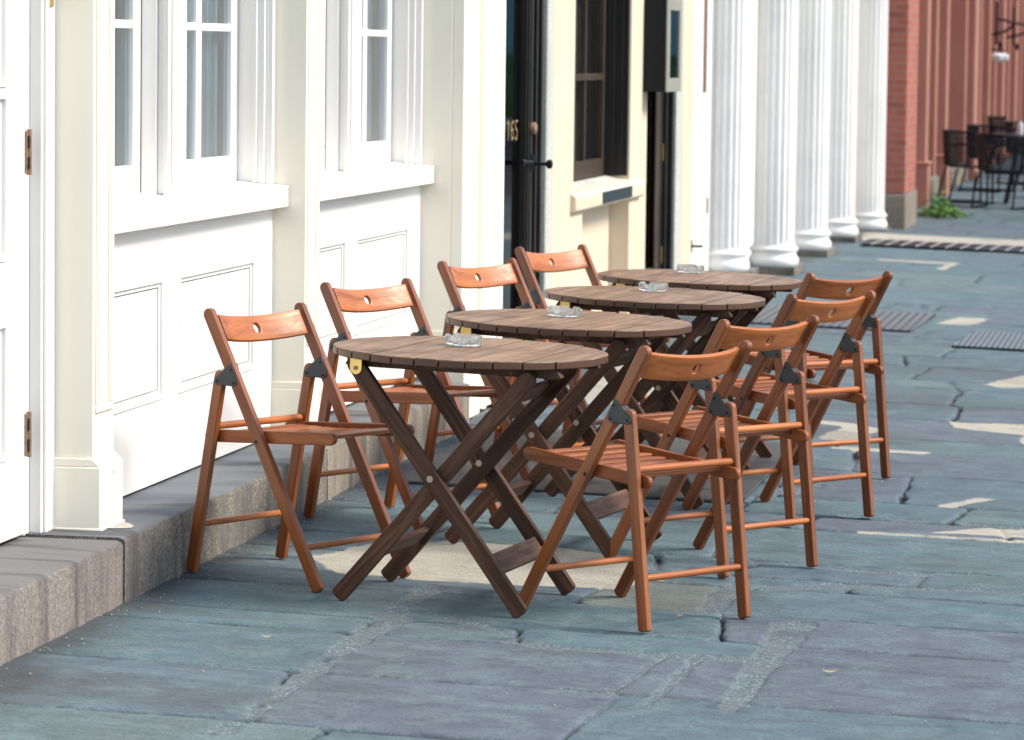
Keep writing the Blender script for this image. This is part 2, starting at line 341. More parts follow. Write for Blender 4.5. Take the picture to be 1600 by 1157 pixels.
def row_list():
    R_=[]
    y=-6.
    while y<7.0:
        h=random.uniform(.5,.8); R_.append((y,min(y+h,7.05) if y+h<6.6 else 7.05,None)); y=R_[-1][1]
        if y>=7.05: break
    # courses read off the photograph (y0,y1,[cuts across the walk])
    R_+=[(7.05,7.78,[-1.9,-.6]),
     (7.78,8.44,[-2.10,-1.33,-.2]),
     (8.44,9.03,[-2.10,-1.31,-1.0,.3]),
     (9.03,9.30,[-2.11,-1.70,-1.02,.3]),
     (9.30,9.78,[-2.11,-1.20,.35]),
     (9.78,10.28,[-1.64,-1.24,-.1]),
     (10.28,10.50,[-1.60,-1.27,-.95,.2]),
     (10.50,10.86,[-1.55,-1.28,-.75,.5]),
     (10.86,11.64,[-2.30,-1.42,.1]),
     (11.64,11.98,[-2.05,-1.20,-.55,.6]),
     (11.98,12.42,[-1.46,-.72,.2]),
     (12.42,13.30,[-1.40,-.95,.3]),
     (13.30,14.10,[-1.95,-1.22,.05]),
     (14.10,14.55,[-2.1,-1.34,-.4]),
     (14.55,15.38,[-2.2,-1.6,-.55]),
     (15.38,16.05,[-1.9,-.95,.1]),
     (16.05,16.82,[-2.2,-1.0,-.2]),
     (16.82,17.25,[-1.75,-1.05,-.6]),
     (17.25,17.98,[-2.15,-1.25,-.5]),
     (17.98,18.6,[-1.9,-1.38,-.55]),
     (18.6,19.25,[-2.2,-1.2,-.7,.1])]
    y=19.25
    while y<75:
        h=random.uniform(.45,1.05)
        cuts=sorted(random.uniform(-2.6,1.0) for _ in range(random.choice((2,3,3,4))))
        R_.append((y,y+h,cuts)); y+=h
    return R_

TON={(8.44,2):.06,(8.44,3):.10,(9.03,3):.10,(9.30,1):.55,(9.30,2):.10,(9.78,0):.35,(9.78,2):.5,(10.86,1):.62,(10.86,2):.66,(11.64,2):.05,(11.64,1):.1,(12.42,2):.4,(13.3,2):.15,(14.55,2):.05,(9.78,1):1.0,(7.78,1):.1,(8.44,1):.12}
def vn(x,y,seed):
    T=np.random.RandomState(seed).rand(256,256); xi=np.floor(x).astype(int); yi=np.floor(y).astype(int); u=x-xi; v=y-yi
    u=u*u*(3-2*u); v=v*v*(3-2*v); g=lambda i,j:T[(xi+i)&255,(yi+j)&255]
    return (g(0,0)*(1-u)+g(1,0)*u)*(1-v)+(g(0,1)*(1-u)+g(1,1)*u)*v
def fbm(x,y,seed,o=4,gain=.5):
    r=0;a=1;t=0
    for i in range(o): r=r+a*vn(x*2**i+i*17.3,y*2**i+i*9.1,seed+i); t+=a; a*=gain
    return r/t
def pdist(px,py,poly):
    """signed distance to a polygon, positive inside"""
    d=np.full(px.shape,1e9); ins=np.zeros(px.shape,bool); n=len(poly)
    for i in range(n):
        x1,y1=poly[i]; x2,y2=poly[(i+1)%n]; ex,ey=x2-x1,y2-y1; L=ex*ex+ey*ey+1e-12
        t=np.clip(((px-x1)*ex+(py-y1)*ey)/L,0,1); d=np.minimum(d,np.hypot(px-x1-t*ex,py-y1-t*ey))
        c=((y1>py)!=(y2>py))&(px<(x2-x1)*(py-y1)/((y2-y1) if y2!=y1 else 1e-12)+x1); ins^=c
    return np.where(ins,d,-d)
def sst(a,b,x): t=np.clip((x-a)/(b-a),0,1); return t*t*(3-2*t)
PATCH=[
  [(-2.55,10.30),(-2.41,10.02),(-2.16,10.0),(-1.82,10.03),(-1.58,10.08),(-1.52,10.3),(-1.60,10.72),(-1.94,10.85),(-2.23,10.80),(-2.42,10.72)],
  [(-.98,15.36),(-.60,15.42),(-.3,15.2),(-.35,14.7),(-.50,14.35),(-.62,14.62),(-.64,14.95),(-.92,15.1)],
  [(-1.43,14.35),(-1.25,14.4),(-1.22,14.9),(-1.35,15.05),(-1.52,15.08),(-1.52,14.98),(-1.38,14.9)],
  [(-1.35,14.05),(-.98,14.02),(-.95,14.12),(-1.35,14.16)],
  [(-.78,11.72),(-.4,11.76),(-.2,11.9),(-.45,12.0),(-.62,11.94)],
  [(-.84,12.40),(-.68,12.75),(-.62,12.72),(-.76,12.40)],
  [(-.82,17.05),(-.62,17.2),(-.55,17.6),(-.72,17.9),(-.92,17.2)],
  [(-2.25,27.0),(-1.72,26.9),(-1.76,26.2),(-1.70,26.2),(-1.64,27.1),(-2.25,27.15)],
  [(-1.40,20.9),(-1.20,20.9),(-1.12,21.5),(-1.32,21.5)],
  [(-2.75,15.1),(-2.3,15.3),(-2.25,16.9),(-2.75,17.2)],
  [(-1.02,11.63),(-.3,11.66),(-.3,11.69),(-1.02,11.66)]]
MORT=[
 [(-2.12,7.6),(-2.115,8.611),(-2.125,9.067),(-2.127,9.4),(-2.13,9.758),(-2.115,9.95),(-2.04,9.9),(-2.065,9.536),(-2.05,9.088),(-2.05,8.875),(-2.05,8.532),(-2.06,7.6)],
 [(-2.064,9.164),(-2.059,9.461),(-1.947,9.442),(-1.823,9.359),(-1.719,9.184),(-1.616,9.09),(-1.491,9.06),(-1.257,9.077),(-1.059,9.101),(-1.053,9.053),(-1.249,9.02),(-1.48,8.993),(-1.651,9.002),(-1.695,9.056),(-1.759,9.21),(-1.884,9.31),(-2.013,9.332),(-2.037,9.046),(-2.077,8.922)],
 [(-1.25,8.3),(-1.216,8.889),(-1.221,9.006),(-1.18,9.03),(-1.19,8.853),(-1.21,8.3)],
 [(-1.07,9.03),(-1.07,9.367),(-1.075,9.669),(-.99,9.749),(-.955,9.678),(-.965,9.399),(-.98,9.131),(-1.0,8.878),(-1.01,8.3),(-1.06,8.3)],
 [(-1.31,9.742),(-1.31,9.946),(-1.315,10.219),(-1.269,10.38),(-1.229,10.193),(-1.226,9.908),(-1.239,9.763)],
 [(-1.222,10.309),(-.994,10.48),(-.805,10.5),(-.429,10.553),(.2,10.5),(.2,10.46),(-.427,10.49),(-.799,10.424),(-.999,10.346),(-1.21,10.211)],
 [(-1.096,10.818),(-.828,10.788),(-.444,10.883),(.1,10.87),(.1,10.84),(-.442,10.842),(-.822,10.721),(-1.059,10.75)],
 [(-1.44,12.5),(-1.30,12.5),(-1.20,13.2),(-1.36,13.2)],[(-1.12,12.0),(-.5,11.98),(-.5,12.02),(-1.12,12.06)]]
BANDS=[[(-2.70,29.75),(1.3,29.7),(1.3,30.9),(-2.7,31.0)]]
ROWS=row_list(); RND=random.Random(4)
def field(xs,ys):
    X,Y=np.meshgrid(xs,ys); X=X.ravel(); Y=Y.ravel()
    wx=X+(fbm(X*3,Y*3,1,3)-.5)*.03+(fbm(X*17,Y*17,5,2)-.5)*.010
    wy=Y+(fbm(X*2.2,Y*2.2,9,3)-.5)*.045+(fbm(X*17,Y*17,13,2)-.5)*.010
    tone=np.full(X.shape,.5); dist=np.full(X.shape,-1.); hgt=np.zeros(X.shape)
    for ri,(y0,y1,cuts) in enumerate(ROWS):
        rr=random.Random(int(y0*1000)+7)
        if cuts is None: cuts=sorted(rr.uniform(-2.4,.9) for _ in range(2))
        ed=[-2.9]+[c for c in cuts if -2.7<c<1.2]+[1.4]
        m=(wy>=y0)&(wy<y1)
        for i in range(len(ed)-1):
            sk0=rr.uniform(-.09,.09) if i else 0; sk1=0
            t=TON.get((y0,i),rr.choice((.12,.3,.38,.45,.5,.55,.6,.7,.8))); dz=rr.uniform(-.0022,0); tx=rr.uniform(-.002,.002); r1=rr.choice((.0,.0,.012,.02)) 
            if i==0 and m.any(): skp=0
            f=(wy-y0)/(y1-y0)-.5
            a=ed[i]+(SK.setdefault((y0,i),rr.uniform(-.07,.07)) if i else 0)*f; b=ed[i+1]+SK.setdefault((y0,i+1),rr.uniform(-.07,.07))*f
            k=m&(wx>=a)&(wx<b)
            if not k.any(): continue
            d=np.minimum(np.minimum(wx-a,b-wx),np.minimum(wy-y0,y1-wy-r1*sst(.35,.75,vn(X*1.3,Y*.3,ri+40)))[...])
            # rounded slab corners
            dx=np.minimum(wx-a,b-wx); dy=np.minimum(wy-y0,y1-wy); cr=.05; c2=(dx<cr)&(dy<cr)
            d=np.where(c2,np.minimum(d,cr-np.hypot(cr-dx,cr-dy)),d)
            dist[k]=d[k]; tone[k]=t; hgt[k]=dz+tx*f[k]
    chip=(fbm(X*34,Y*34,21,4,.6)-.5)*.012+sst(.62,.8,fbm(X*6,Y*6,31,3))*.018
    gapw=.0028+.006*sst(.4,.75,fbm(X*1.1,Y*1.1,55,2))
    e=dist-gapw-chip*.6
    joint=1-sst(-.0015,.0035,e)
    fill=sst(.48,.70,fbm(X*1.7,Y*1.7,71,3))              # how full of mortar the joint is
    z=hgt+(fbm(X*4,Y*9,81,4)-.5)*.003-(1-sst(0,.022,e))*.003-joint*(.004+.010*(1-fill))
    mort=joint*fill; pat=np.zeros(X.shape)
    en=(fbm(X*9,Y*9,91,5,.6)-.5)*.060
    for P in MORT:
        lo=min(p[1] for p in P)-.2; hi=max(p[1] for p in P)+.2; k=(Y>lo)&(Y<hi)
        if not k.any(): continue
        dd=pdist(X[k],Y[k],P)+en[k]*.5; q=sst(-.003,.004,dd)*sst(.27,.38,fbm(X[k]*8,Y[k]*8,95,4)); mort[k]=np.maximum(mort[k],q); z[k]=z[k]*(1-q)+(-.006)*q; joint[k]*=(1-q)
    for P in PATCH+BANDS:
        lo=min(p[1] for p in P)-.2; hi=max(p[1] for p in P)+.2; k=(Y>lo)&(Y<hi)
        if not k.any(): continue
        dd=pdist(X[k],Y[k],P)+en[k]; q=sst(-.004,.006,dd); pat[k]=np.maximum(pat[k],q); z[k]=z[k]*(1-q*.8)+(-.004)*q*.8; joint[k]*=(1-q*.7); mort[k]*=(1-q)
    dirt_shade=(1-sst(-2.80,-2.62,X+(fbm(X*5,Y*5,99,3)-.5)*.2))*.9+.5*sst(.62,.78,fbm(X*1.3,Y*1.3,103,4))  # dirt plus painted shade along the step foot; random dirty blotches elsewhere
    # fine litter-like crevices: layered clefts of the split stone face
    cl=fbm(X*2.5,Y*14,111,5,.6); z+=np.where(pat+mort>.3,0,(np.round(cl*9)/9-.5)*.0035)
    Z=gz(X)+z-.001
    return np.stack([X,Y,np.minimum(Z,gz(X)+.0005)],1),tone,joint,np.clip(mort,0,1),pat,np.clip(dirt_shade,0,1),len(xs),len(ys)
SK={}
CO=[];FA=[];AT=[];off=0
def rng(a,b,st): return np.linspace(a,b,int(round((b-a)/st))+1)
for xs,ys in ((rng(-2.86,-.2,.006),rng(7.6,16.5,.011)),(rng(-2.86,-.2,.010),rng(16.5,21,.020)),(rng(-2.86,-.2,.03),rng(7,7.6,.03)),(rng(-.2,1.3,.03),rng(7,21,.035)),(rng(-2.86,1.3,.05),rng(-6,7,.06)),(rng(-2.95,1.3,.025),rng(21,75,.05))):
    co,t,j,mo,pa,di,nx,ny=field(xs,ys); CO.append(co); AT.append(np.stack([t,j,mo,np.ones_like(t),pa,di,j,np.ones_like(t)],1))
    ii=(np.arange(ny-1)[:,None]*nx+np.arange(nx-1)[None,:]).ravel()+off; FA.append(np.stack([ii,ii+1,ii+nx+1,ii+nx],1)); off+=nx*ny
CO=np.concatenate(CO); FA=np.concatenate(FA); AT=np.concatenate(AT)
me=bpy.data.meshes.new('pavement'); me.vertices.add(len(CO)); me.vertices.foreach_set('co',CO.ravel().astype(np.float32))
me.loops.add(FA.size); me.loops.foreach_set('vertex_index',FA.ravel().astype(np.int32)); me.polygons.add(len(FA))
me.polygons.foreach_set('loop_start',(np.arange(len(FA))*4).astype(np.int32)); me.polygons.foreach_set('use_smooth',np.ones(len(FA),bool)); me.update(calc_edges=True)
for nm,sl_ in (('paving',AT[:,:4]),('wear_shade',AT[:,4:])):
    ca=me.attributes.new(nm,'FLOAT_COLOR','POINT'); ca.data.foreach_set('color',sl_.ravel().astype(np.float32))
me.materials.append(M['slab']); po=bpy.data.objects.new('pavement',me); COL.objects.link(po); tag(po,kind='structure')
def flatthing(name,poly,mat,dz,th,label,cat,n=0):
    b=MB(); b.prism(poly,'z',0,th); 
    b.v=[(x,y,z+gz(x)+dz) for x,y,z in b.v]
    o=b.build(name,mat,bevel=.002); tag(o,label,cat); return o
flatthing('cellar_plate',[(-2.72,12.12),(-1.47,12.12),(-1.47,14.0),(-2.72,14.0)],'plate',.002,.010,'large dark ribbed metal cellar plate in the pavement under the second table','metal plate')
flatthing('pavement_grate',[(-2.45,20.12),(-1.49,20.12),(-1.44,21.5),(-2.45,21.5)],'grate',.002,.009,'reddish ribbed metal grate in the paving behind the rear right chairs','grate')
flatthing('pavement_grate',[(-1.20,19.25),(.1,19.25),(.1,20.35),(-1.14,20.35)],'grate2',.002,.009,'fine grey pierced grate in the paving at the right edge of the photo','grate')
dr=empty('drain_channel',(0,0,0)); tag(dr,'long black drain slot with pale cross bars near the brick pier','drain')
b=MB(); b.box(-2.55,-1.2,28.75,29.6,0,.006); b.v=[(x,y,z+gz(x)+.012) for x,y,z in b.v]; b.build('slot','iron',dr)
b=MB()
for i in range(11): x=-2.45+i*.12; b.box(x,x+.010,28.75,29.6,.0061,.009)
b.v=[(x+(y-29.12)*.05,y,z+gz(x)+.012) for x,y,z in b.v]; b.build('cross_bar','concrete',dr)
# ================================================================ STEP BLOCKS
def stepblock(y0,y1,top,mat,label,x1=-2.81):
    b=MB(); nseg=max(2,int((y1-y0)/.06)); prof=[(-3.6,-.1),(x1,-.1),(x1,top-.014),(x1-.006,top-.004),(x1-.020,top),(-3.6,top)]
    vs=[];m=len(prof)
    for i in range(nseg+1):
        y=y0+(y1-y0)*i/nseg
        for j,(x,z) in enumerate(prof):
            dx=dz=0
            if j in (1,2,3,4):
                q=noise.noise(Vector((y*9,j*.35,top*50))); dx=q*.005; dz=noise.noise(Vector((y*13,j*.3,9.1)))*.004 if j>1 else 0
                if j in(2,3): dx-=max(0,noise.noise(Vector((y*4,2.2,top*9)))-.25)*.03
            vs.append((x+dx,y,z+dz))
    fs=[]
    for i in range(nseg):
        for j in range(m): fs.append((i*m+j,i*m+(j+1)%m,(i+1)*m+(j+1)%m,(i+1)*m+j))
    fs+=[list(range(m))[::-1],[nseg*m+j for j in range(m)]]
    b.add(vs,fs); o=b.build('granite_step',mat,smooth=True); tag(o,label,'stone step',group='granite step blocks along the white facade'); return o
stepblock(4.6,9.238,.246,'granite_pink','brown weathered granite step block below the white door, nearest the camera')
stepblock(9.252,11.60,.253,'granite','grey speckled granite step block behind the front left chair')
stepblock(11.612,14.02,.252,'granite_tan','tan granite step block behind the second left chair, farthest of the row')
b=MB(); random.seed(5)
y=9.06
for i in range(9):
    b.box(-2.94-.01*i*.3,-2.90+.006*i,9.36+.0*i+.022*i,9.385+.022*i,.246,.252+random.uniform(0,.006))
b=MB(); b.add([(-2.925,9.40,.2555),(-2.875,9.41,.2555),(-2.845,9.43,.2555),(-2.85,9.47,.2555),(-2.88,9.52,.2555),(-2.925,9.56,.2555)],[(0,1,2,3,4,5)])
PAINT=b
# ================================================================ WHITE AND CREAM SHOPFRONT (building one)
A=empty('shopfront_building',(-3.1,11,0)); tag(A,'white and cream shopfront with panelled bays and pilasters behind the left chairs','building')
def P_(b,name,mat,bevel=.002,parent=None,**k):
    # parts are modelled in world coordinates; shift into the parent frame
    pr=parent or A; off=Vector((0,0,0)); q=pr
    while q: off+=q.location; q=q.parent
    b.v=[(x-off.x,y-off.y,z-off.z) for x,y,z in b.v]
    return b.build(name,mat,pr,bevel=bevel,**k)
TOP=3.15
b=MB(); b.box(-9,-3.62,3.0,15.05,-.2,7.5); b.box(-3.62,-3.05,3.0,15.05,TOP+.25,7.5); P_(b,'wall','cream',0)
b=MB(); b.box(-3.05,-2.90,3.0,15.06,TOP,TOP+.18); b.box(-3.05,-2.80,3.0,15.06,TOP+.181,TOP+.28); P_(b,'cornice','white',.01)
b=MB(); b.box(-3.62,-3.055,3.0,15.05,TOP-.02,TOP+.249); P_(b,'lintel','white',0)
def pilaster(y0,y1,xf=-2.94,z0=.246,plinth=True,mat='cream'):
    b=MB(); b.box(-3.62,xf,y0,y1,z0,TOP-.021)
    # raised edge beads framing a sunk strip on the street face
    w=y1-y0
    for (a,c) in ((y0+.018,y0+.036),(y1-.036,y1-.018),(y0+.050,y0+.058),(y1-.058,y1-.050)): b.box(xf,xf+.006,a,c,.60,TOP-.1)
    b.box(xf,xf+.006,y0+.018,y1-.018,.575,.593); 
    o=P_(b,'pilaster',mat,.003)
    if plinth:
        b=MB(); b.box(-3.10,xf+.024,y0-.012,y1+.012,z0+.001,.428)
        b.prism([(xf+.0245,.4285),(xf+.0,.452),(-3.1,.452),(-3.1,.4285)],'y',y0-.008,y1+.008)
        b.box(-3.06,xf+.030,y0-.016,y1+.016,z0+.001,z0+.012)
        off=Vector((0,0,0))
        po=b; po.v=[(x-A.location.x,y-A.location.y,z) for x,y,z in po.v]
        pl=po.build('plinth','cream' if mat=='cream' else mat,o,bevel=.003)
        # beaded oval ornament cast on the plinth face
        b=MB(); cy=(y0+y1)/2; cz=.345; n=30
        for k in range(n):
            a=2*math.pi*k/n; yy=cy+.052*math.cos(a)*(1-.12*math.sin(a)**2); zz=cz-.005+.070*math.sin(a)
            b.lathe([(.001,zz-.0045),(.0045,zz-.002),(.0045,zz+.002),(.001,zz+.0045)],xf+.0245,yy,6)
        for k in range(7):
            a=math.pi*(k+.5)/7; b.lathe([(.001,cz+.050+.01*math.sin(a)),(.004,cz+.054+.01*math.sin(a)),(.001,cz+.058+.01*math.sin(a))],xf+.0245,cy+.03*math.cos(a),6)
        b.v=[(x-A.location.x,y-A.location.y,z) for x,y,z in b.v]
        b.build('beading','cream',pl,smooth=True)
    return o
P_(PAINT,'paint_splash','concrete',0); pilaster(9.375,9.567); pilaster(11.78,11.972)
pilaster(6.3,6.5)
# --- panelled bays with paired casements
def bay(y0,y1,first=True):
    # lower panelling
    b=MB(); XW=-3.055
    b.box(-3.10,XW,y0,y1,.262,.515); b.box(-3.10,XW,y0,y1,.885,1.056)
    w=y1-y0; t=(y1-y0)/2.208
    # frame stiles around two sunk fields (positions measured on the facade)
    f1=(y0+.13*t,y0+.875*t); f2=(y0+1.055*t,y0+1.955*t)
    b.box(-3.10,XW,y0,f1[0],.515,.885); b.box(-3.10,XW,f1[1],f2[0],.515,.885); b.box(-3.10,XW,f2[1],y1,.515,.885)
    b.box(-3.11,-3.082,y0,y1,.25,1.05)
    pn=P_(b,'panelling','white',.0015)
    b=MB()
    for (a,c) in (f1,f2):
        z0,z1=.515,.885
        for k,(wd,pr) in enumerate(((.012,.010),(.026,.004))):
            s=wd if k==0 else wd
            i=0 if k==0 else .012
            X=XW+(.004 if k==0 else -.004)
            e=.0 if k==0 else .0
            b.box(-3.082,X,a+i,c-i,z0+i,z0+i+(.012 if k==0 else .014)); b.box(-3.082,X,a+i,c-i,z1-i-(.012 if k==0 else .014),z1-i)
            b.box(-3.082,X,a+i,a+i+(.012 if k==0 else .014),z0+i+.012,z1-i-.012); b.box(-3.082,X,c-i-(.012 if k==0 else .014),c-i,z0+i+.012,z1-i-.012)
        b.box(-3.082,-3.064,a+.03,c-.03,z0+.03,z1-.03)
    b.v=[(x-A.location.x,y-A.location.y,z) for x,y,z in b.v]; b.build('moulding','white',pn,bevel=.002)
    # sill
    b=MB(); b.prism([(-3.20,1.052),(-3.00,1.052),(-3.00,1.124),(-3.20,1.142)],'x' if False else 'y',y0+.001,y1-.001)
    sill=P_(b,'sill','white',.003)
    random.seed(int(y0*10))
    for k in range(9):
        yy=y0+.12+k*(w-.2)/8+random.uniform(-.05,.05); zz=1.088+random.uniform(-.01,.01); b=MB(); b.lathe([(.0075,-.003),(.0075,.0015),(.003,.004)],0,0,8)
        b.v=[(-3.0+z-A.location.x,yy+y-A.location.y,zz+x) for x,y,z in b.v]; b.build('bolt_head','white',sill,smooth=True)
    # windows: left and right casement pairs each side of a mullion
    ym=y0+1.02*t
    b=MB(); b.box(-3.17,-3.12,ym,ym+.20,1.135,TOP-.03); b.box(-3.12,-3.10,ym+.012,ym+.19,1.135,TOP-.03); b.box(-3.10,-3.082,ym+.004,ym+.20,1.132,TOP-.03); b.box(-3.082,-3.072,ym+.03,ym+.17,1.130,TOP-.03)
    P_(b,'mullion','white',.003)
    b=MB(); e=y1
    b.box(-3.62,-3.17,e-.05,e,1.14,TOP-.03); b.box(-3.17,-3.115,e-.045,e,1.135,TOP-.03); b.box(-3.115,-3.10,e-.06,e,1.135,TOP-.03); b.box(-3.10,-3.075,e-.05,e,1.133,TOP-.03); b.box(-3.075,-3.05,e-.035,e,1.13,TOP-.03)
    P_(b,'jamb','white',.003)
    b=MB(); e=y0
    b.box(-3.62,-3.17,e,e+.05,1.14,TOP-.03); b.box(-3.17,-3.10,e,e+.045,1.135,TOP-.03); b.box(-3.10,-3.05,e,e+.035,1.13,TOP-.03)
    P_(b,'jamb','white',.003)
    for (a,c) in ((y0+.052,ym-.002),(ym+.202,y1-.052)):
        mid=(a+c)/2; fr=.075
        b=MB(); X0,X1=-3.20,-3.17
        b.box(X0,X1,a,c,1.136,1.226); b.box(X0,X1,a,a+fr,1.226,TOP-.03); b.box(X0,X1,c-fr,c,1.226,TOP-.03)
        b.box(X0+.004,X1-.003,mid-.03,mid+.03,1.226,TOP-.03)
        for z in (1.645,2.10,2.56,3.02): 
            b.box(X0+.006,X1-.005,a+fr,mid-.03,z,z+.026); b.box(X0+.006,X1-.005,mid+.03,c-fr,z,z+.026)
        wn=P_(b,'window','white',.003)
        b=MB(); b.box(-3.188,-3.184,a+fr-.005,c-fr+.005,1.224,TOP-.05)
        b.v=[(x-A.location.x,y-A.location.y,z) for x,y,z in b.v]; b.build('pane','pane',wn)
        # pleated curtain hanging behind the glass
        b=MB(); n=int((c-a)/.012); vs=[]
        for k in range(n+1):
            yy=a+(c-a)*k/n; xx=-3.245+.022*math.sin(yy*46+2*math.sin(yy*7))+.012*math.sin(yy*113)
            vs+=[(xx,yy,1.05),(xx,yy,TOP)]
        b.add(vs,[(2*k,2*k+2,2*k+3,2*k+1) for k in range(n)])
        b.v=[(x-A.location.x,y-A.location.y,z) for x,y,z in b.v]; b.build('curtain','curtain',wn,smooth=True)
bay(9.567,11.78); bay(11.972,14.18)
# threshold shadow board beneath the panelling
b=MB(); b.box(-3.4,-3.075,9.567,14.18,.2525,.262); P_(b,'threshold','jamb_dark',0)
# --- corner pier with rounded mouldings
b=MB(); b.box(-3.62,-2.93,14.18,15.05,.08,TOP-.021); b.box(-2.93,-2.88,14.183,14.50,.0801,TOP-.021)
b.box(-2.93,-2.895,14.50,15.05,.0801,TOP-.021)
b.tube([(-2.892,14.60,.09),(-2.892,14.60,TOP-.03)],.035,20); b.box(-2.895,-2.875,14.70,15.0,.46,TOP-.05)
b.tube([(-2.893,15.02,.09),(-2.893,15.02,TOP-.03)],.022,16)
b.box(-3.0,-2.865,14.175,14.505,.0802,.45)
P_(b,'corner_pier','cream',.004)
b=MB(); b.box(-2.894,-2.889,14.70+.06,15.0-.06,.5,TOP-.1); 
# --- white door on the left edge
D=MB(); D.box(-3.13,-3.085,7.2,9.222,.258,.445); 
for (z0,z1) in ((.445,.477),): pass
def door_leaf(y0,y1,x0,x1):
    b=MB(); st=.165
    rails=[(.258,.477),(.848,1.013),(1.458,1.478),(2.35,2.5)]
    b.box(x0,x1,y0,y0+st,.258,2.5); b.box(x0,x1,y1-st,y1,.258,2.5)
    for z0,z1 in rails: b.box(x0,x1,y0+st,y1-st,z0,z1)
    b.box(x0,x1-.018,y0+st,y1-st,.26,2.48)
    for z0,z1 in ((.477,.848),(1.013,1.458),(1.478,2.35)):
        for k,X in ((0,x1+.006),(.014,x1-.006)):
            b.box(x1-.018,X,y0+st+k,y1-st-k,z0+k,z0+k+.013); b.box(x1-.018,X,y0+st+k,y1-st-k,z1-k-.013,z1-k)
            b.box(x1-.018,X,y0+st+k,y0+st+k+.013,z0+k+.013,z1-k-.013); b.box(x1-.018,X,y1-st-k-.013,y1-st-k,z0+k+.013,z1-k-.013)
    return b
dl=P_(door_leaf(8.30,9.222,-3.125,-3.085),'door','white',.0015)
P_(door_leaf(7.365,8.292,-3.125,-3.085),'door','white',.0015)
def local(b,par=A): b.v=[(x-par.location.x,y-par.location.y,z-par.location.z) for x,y,z in b.v]; return b
for zc in (1.30,.53,2.1):
    b=MB(); b.tube([(-3.078,9.233,zc-.062),(-3.078,9.233,zc+.062)],.0075,10)
    b.box(-3.0845,-3.078,9.214,9.252,zc-.058,zc+.058)
    h=local(b).build('hinge','rust',dl,bevel=.001)
    b=MB()
    for q in (-.045,.012): b.box(-3.0835,-3.071,9.217,9.2245,zc+q,zc+q+.032)
    local(b).build('hinge','jamb_dark',dl)
b=MB(); b.box(-3.62,-3.095,9.242,9.374,.247,TOP-.03); b.box(-3.095,-3.06,9.285,9.374,.247,TOP-.03); b.box(-3.06,-3.05,9.30,9.374,.247,TOP-.03)
P_(b,'door_frame','white',.003)
b=MB(); b.box(-3.62,-3.05,6.5,7.36,.247,TOP-.03); b.box(-3.62,-3.06,7.36,9.242,2.51,TOP-.03); b.box(-3.62,-3.05,3.0,6.3,.247,TOP-.03); P_(b,'door_frame','white',.003)
b=MB(); b.box(-3.062,-3.045,9.318,9.345,1.695,1.80); P_(b,'brass_catch','brass',.002)
# ================================================================ CREAM BUILDING WITH BLACK DOORS (building two)
B=empty('cream_building',(-3.1,18.5,0)); tag(B,'warm cream building with black doors and a dark sash window behind the rear tables','building')
def Q_(b,name,mat,bevel=.002,parent=None,**k):
    b.v=[(x-B.location.x,y-B.location.y,z) for x,y,z in b.v]; return b.build(name,mat,parent or B,bevel=bevel,**k)
b=MB(); b.box(-9,-3.62,15.05,22.3,-.2,7.5); b.box(-3.62,-2.96,15.05,22.3,2.75,7.5); Q_(b,'wall','cream_warm',0)
# wall pieces round the window and the niche
b=MB(); XB=-2.93
b.box(-3.62,XB,16.56,17.14,.08,2.749); b.box(-3.62,XB,18.95,19.54,.08,2.749); b.box(-3.62,XB,17.14,18.95,2.4,2.749)
b.box(-3.62,XB-.11,17.14,18.95,.08,.812); b.box(-3.62,XB,17.1401,17.42,.0801,.8119); b.box(-3.62,XB-.005,17.42,18.95,.0802,.18); b.box(-3.62,XB-.12,17.1401,18.95,.812,.93)
pass
Q_(b,'wall','cream_warm',.006)
b=MB(); b.box(-3.62,XB+.001,20.981,21.40,.08,2.749); Q_(b,'wall','cream_warm',.006)
b=MB(); b.box(-3.62,XB-.002,16.40,16.559,.08,2.749); Q_(b,'stone_jamb','greystone',.008)
b=MB(); b.box(-3.05,XB-.003,20.735,20.98,.08,2.749); Q_(b,'stone_jamb','greystone',.006)
b=MB(); b.prism([(-3.06,.812),(-2.905,.812),(-2.895,.83),(-2.895,.893),(-2.93,.915),(-3.06,.925)],'y',17.05,19.28); Q_(b,'sill','cream_warm',.012,seg=3)
b=MB(); b.prism([(-3.06,.926),(-2.905,.897),(-2.903,.901),(-3.06,.936)],'y',17.15,18.94); sb=Q_(b,'sill','greystone',.006)
b=MB(); b.box(-2.8948,-2.889,17.82,18.78,.830,.889); Q_(b,'plaque','plaque',.002)
# sash window
b=MB(); X0,X1=-3.11,-3.07
b.box(X0,X1,17.141,18.95,.936,1.03); b.box(X0,X1,17.141,17.28,1.03,2.4); b.box(X0,X1,18.87,18.95,1.03,2.4); b.box(X0,X1,17.28,18.87,1.45,1.485)
b.box(X0+.006,X1-.006,17.79,17.82,1.03,2.4); b.box(X0+.006,X1-.006,18.32,18.35,1.03,2.4); b.box(X0,X1,17.28,18.87,1.95,1.98)
wn=Q_(b,'window','sash_dark',.002)
b=MB(); b.box(-3.093,-3.089,17.28,18.87,1.03,2.4); Q_(b,'pane','pane',0,wn)
b=MB(); n=140; vs=[]
for k in range(n+1):
    yy=17.25+1.68*k/n; xx=-3.19+.03*math.sin(yy*31)+.015*math.sin(yy*77); vs+=[(xx,yy,.94),(xx,yy,2.4)]
b.add(vs,[(2*k,2*k+2,2*k+3,2*k+1) for k in range(n)]); Q_(b,'curtain','drape',0,wn,smooth=True)
b=MB(); b.box(-3.07,-3.02,18.925,18.951,.936,2.4); b.box(-3.02,-2.975,18.935,18.9512,.936,2.4); b.box(-2.975,-2.945,18.945,18.9515,.936,2.4); Q_(b,'window_reveal','jamb_dark',.002)
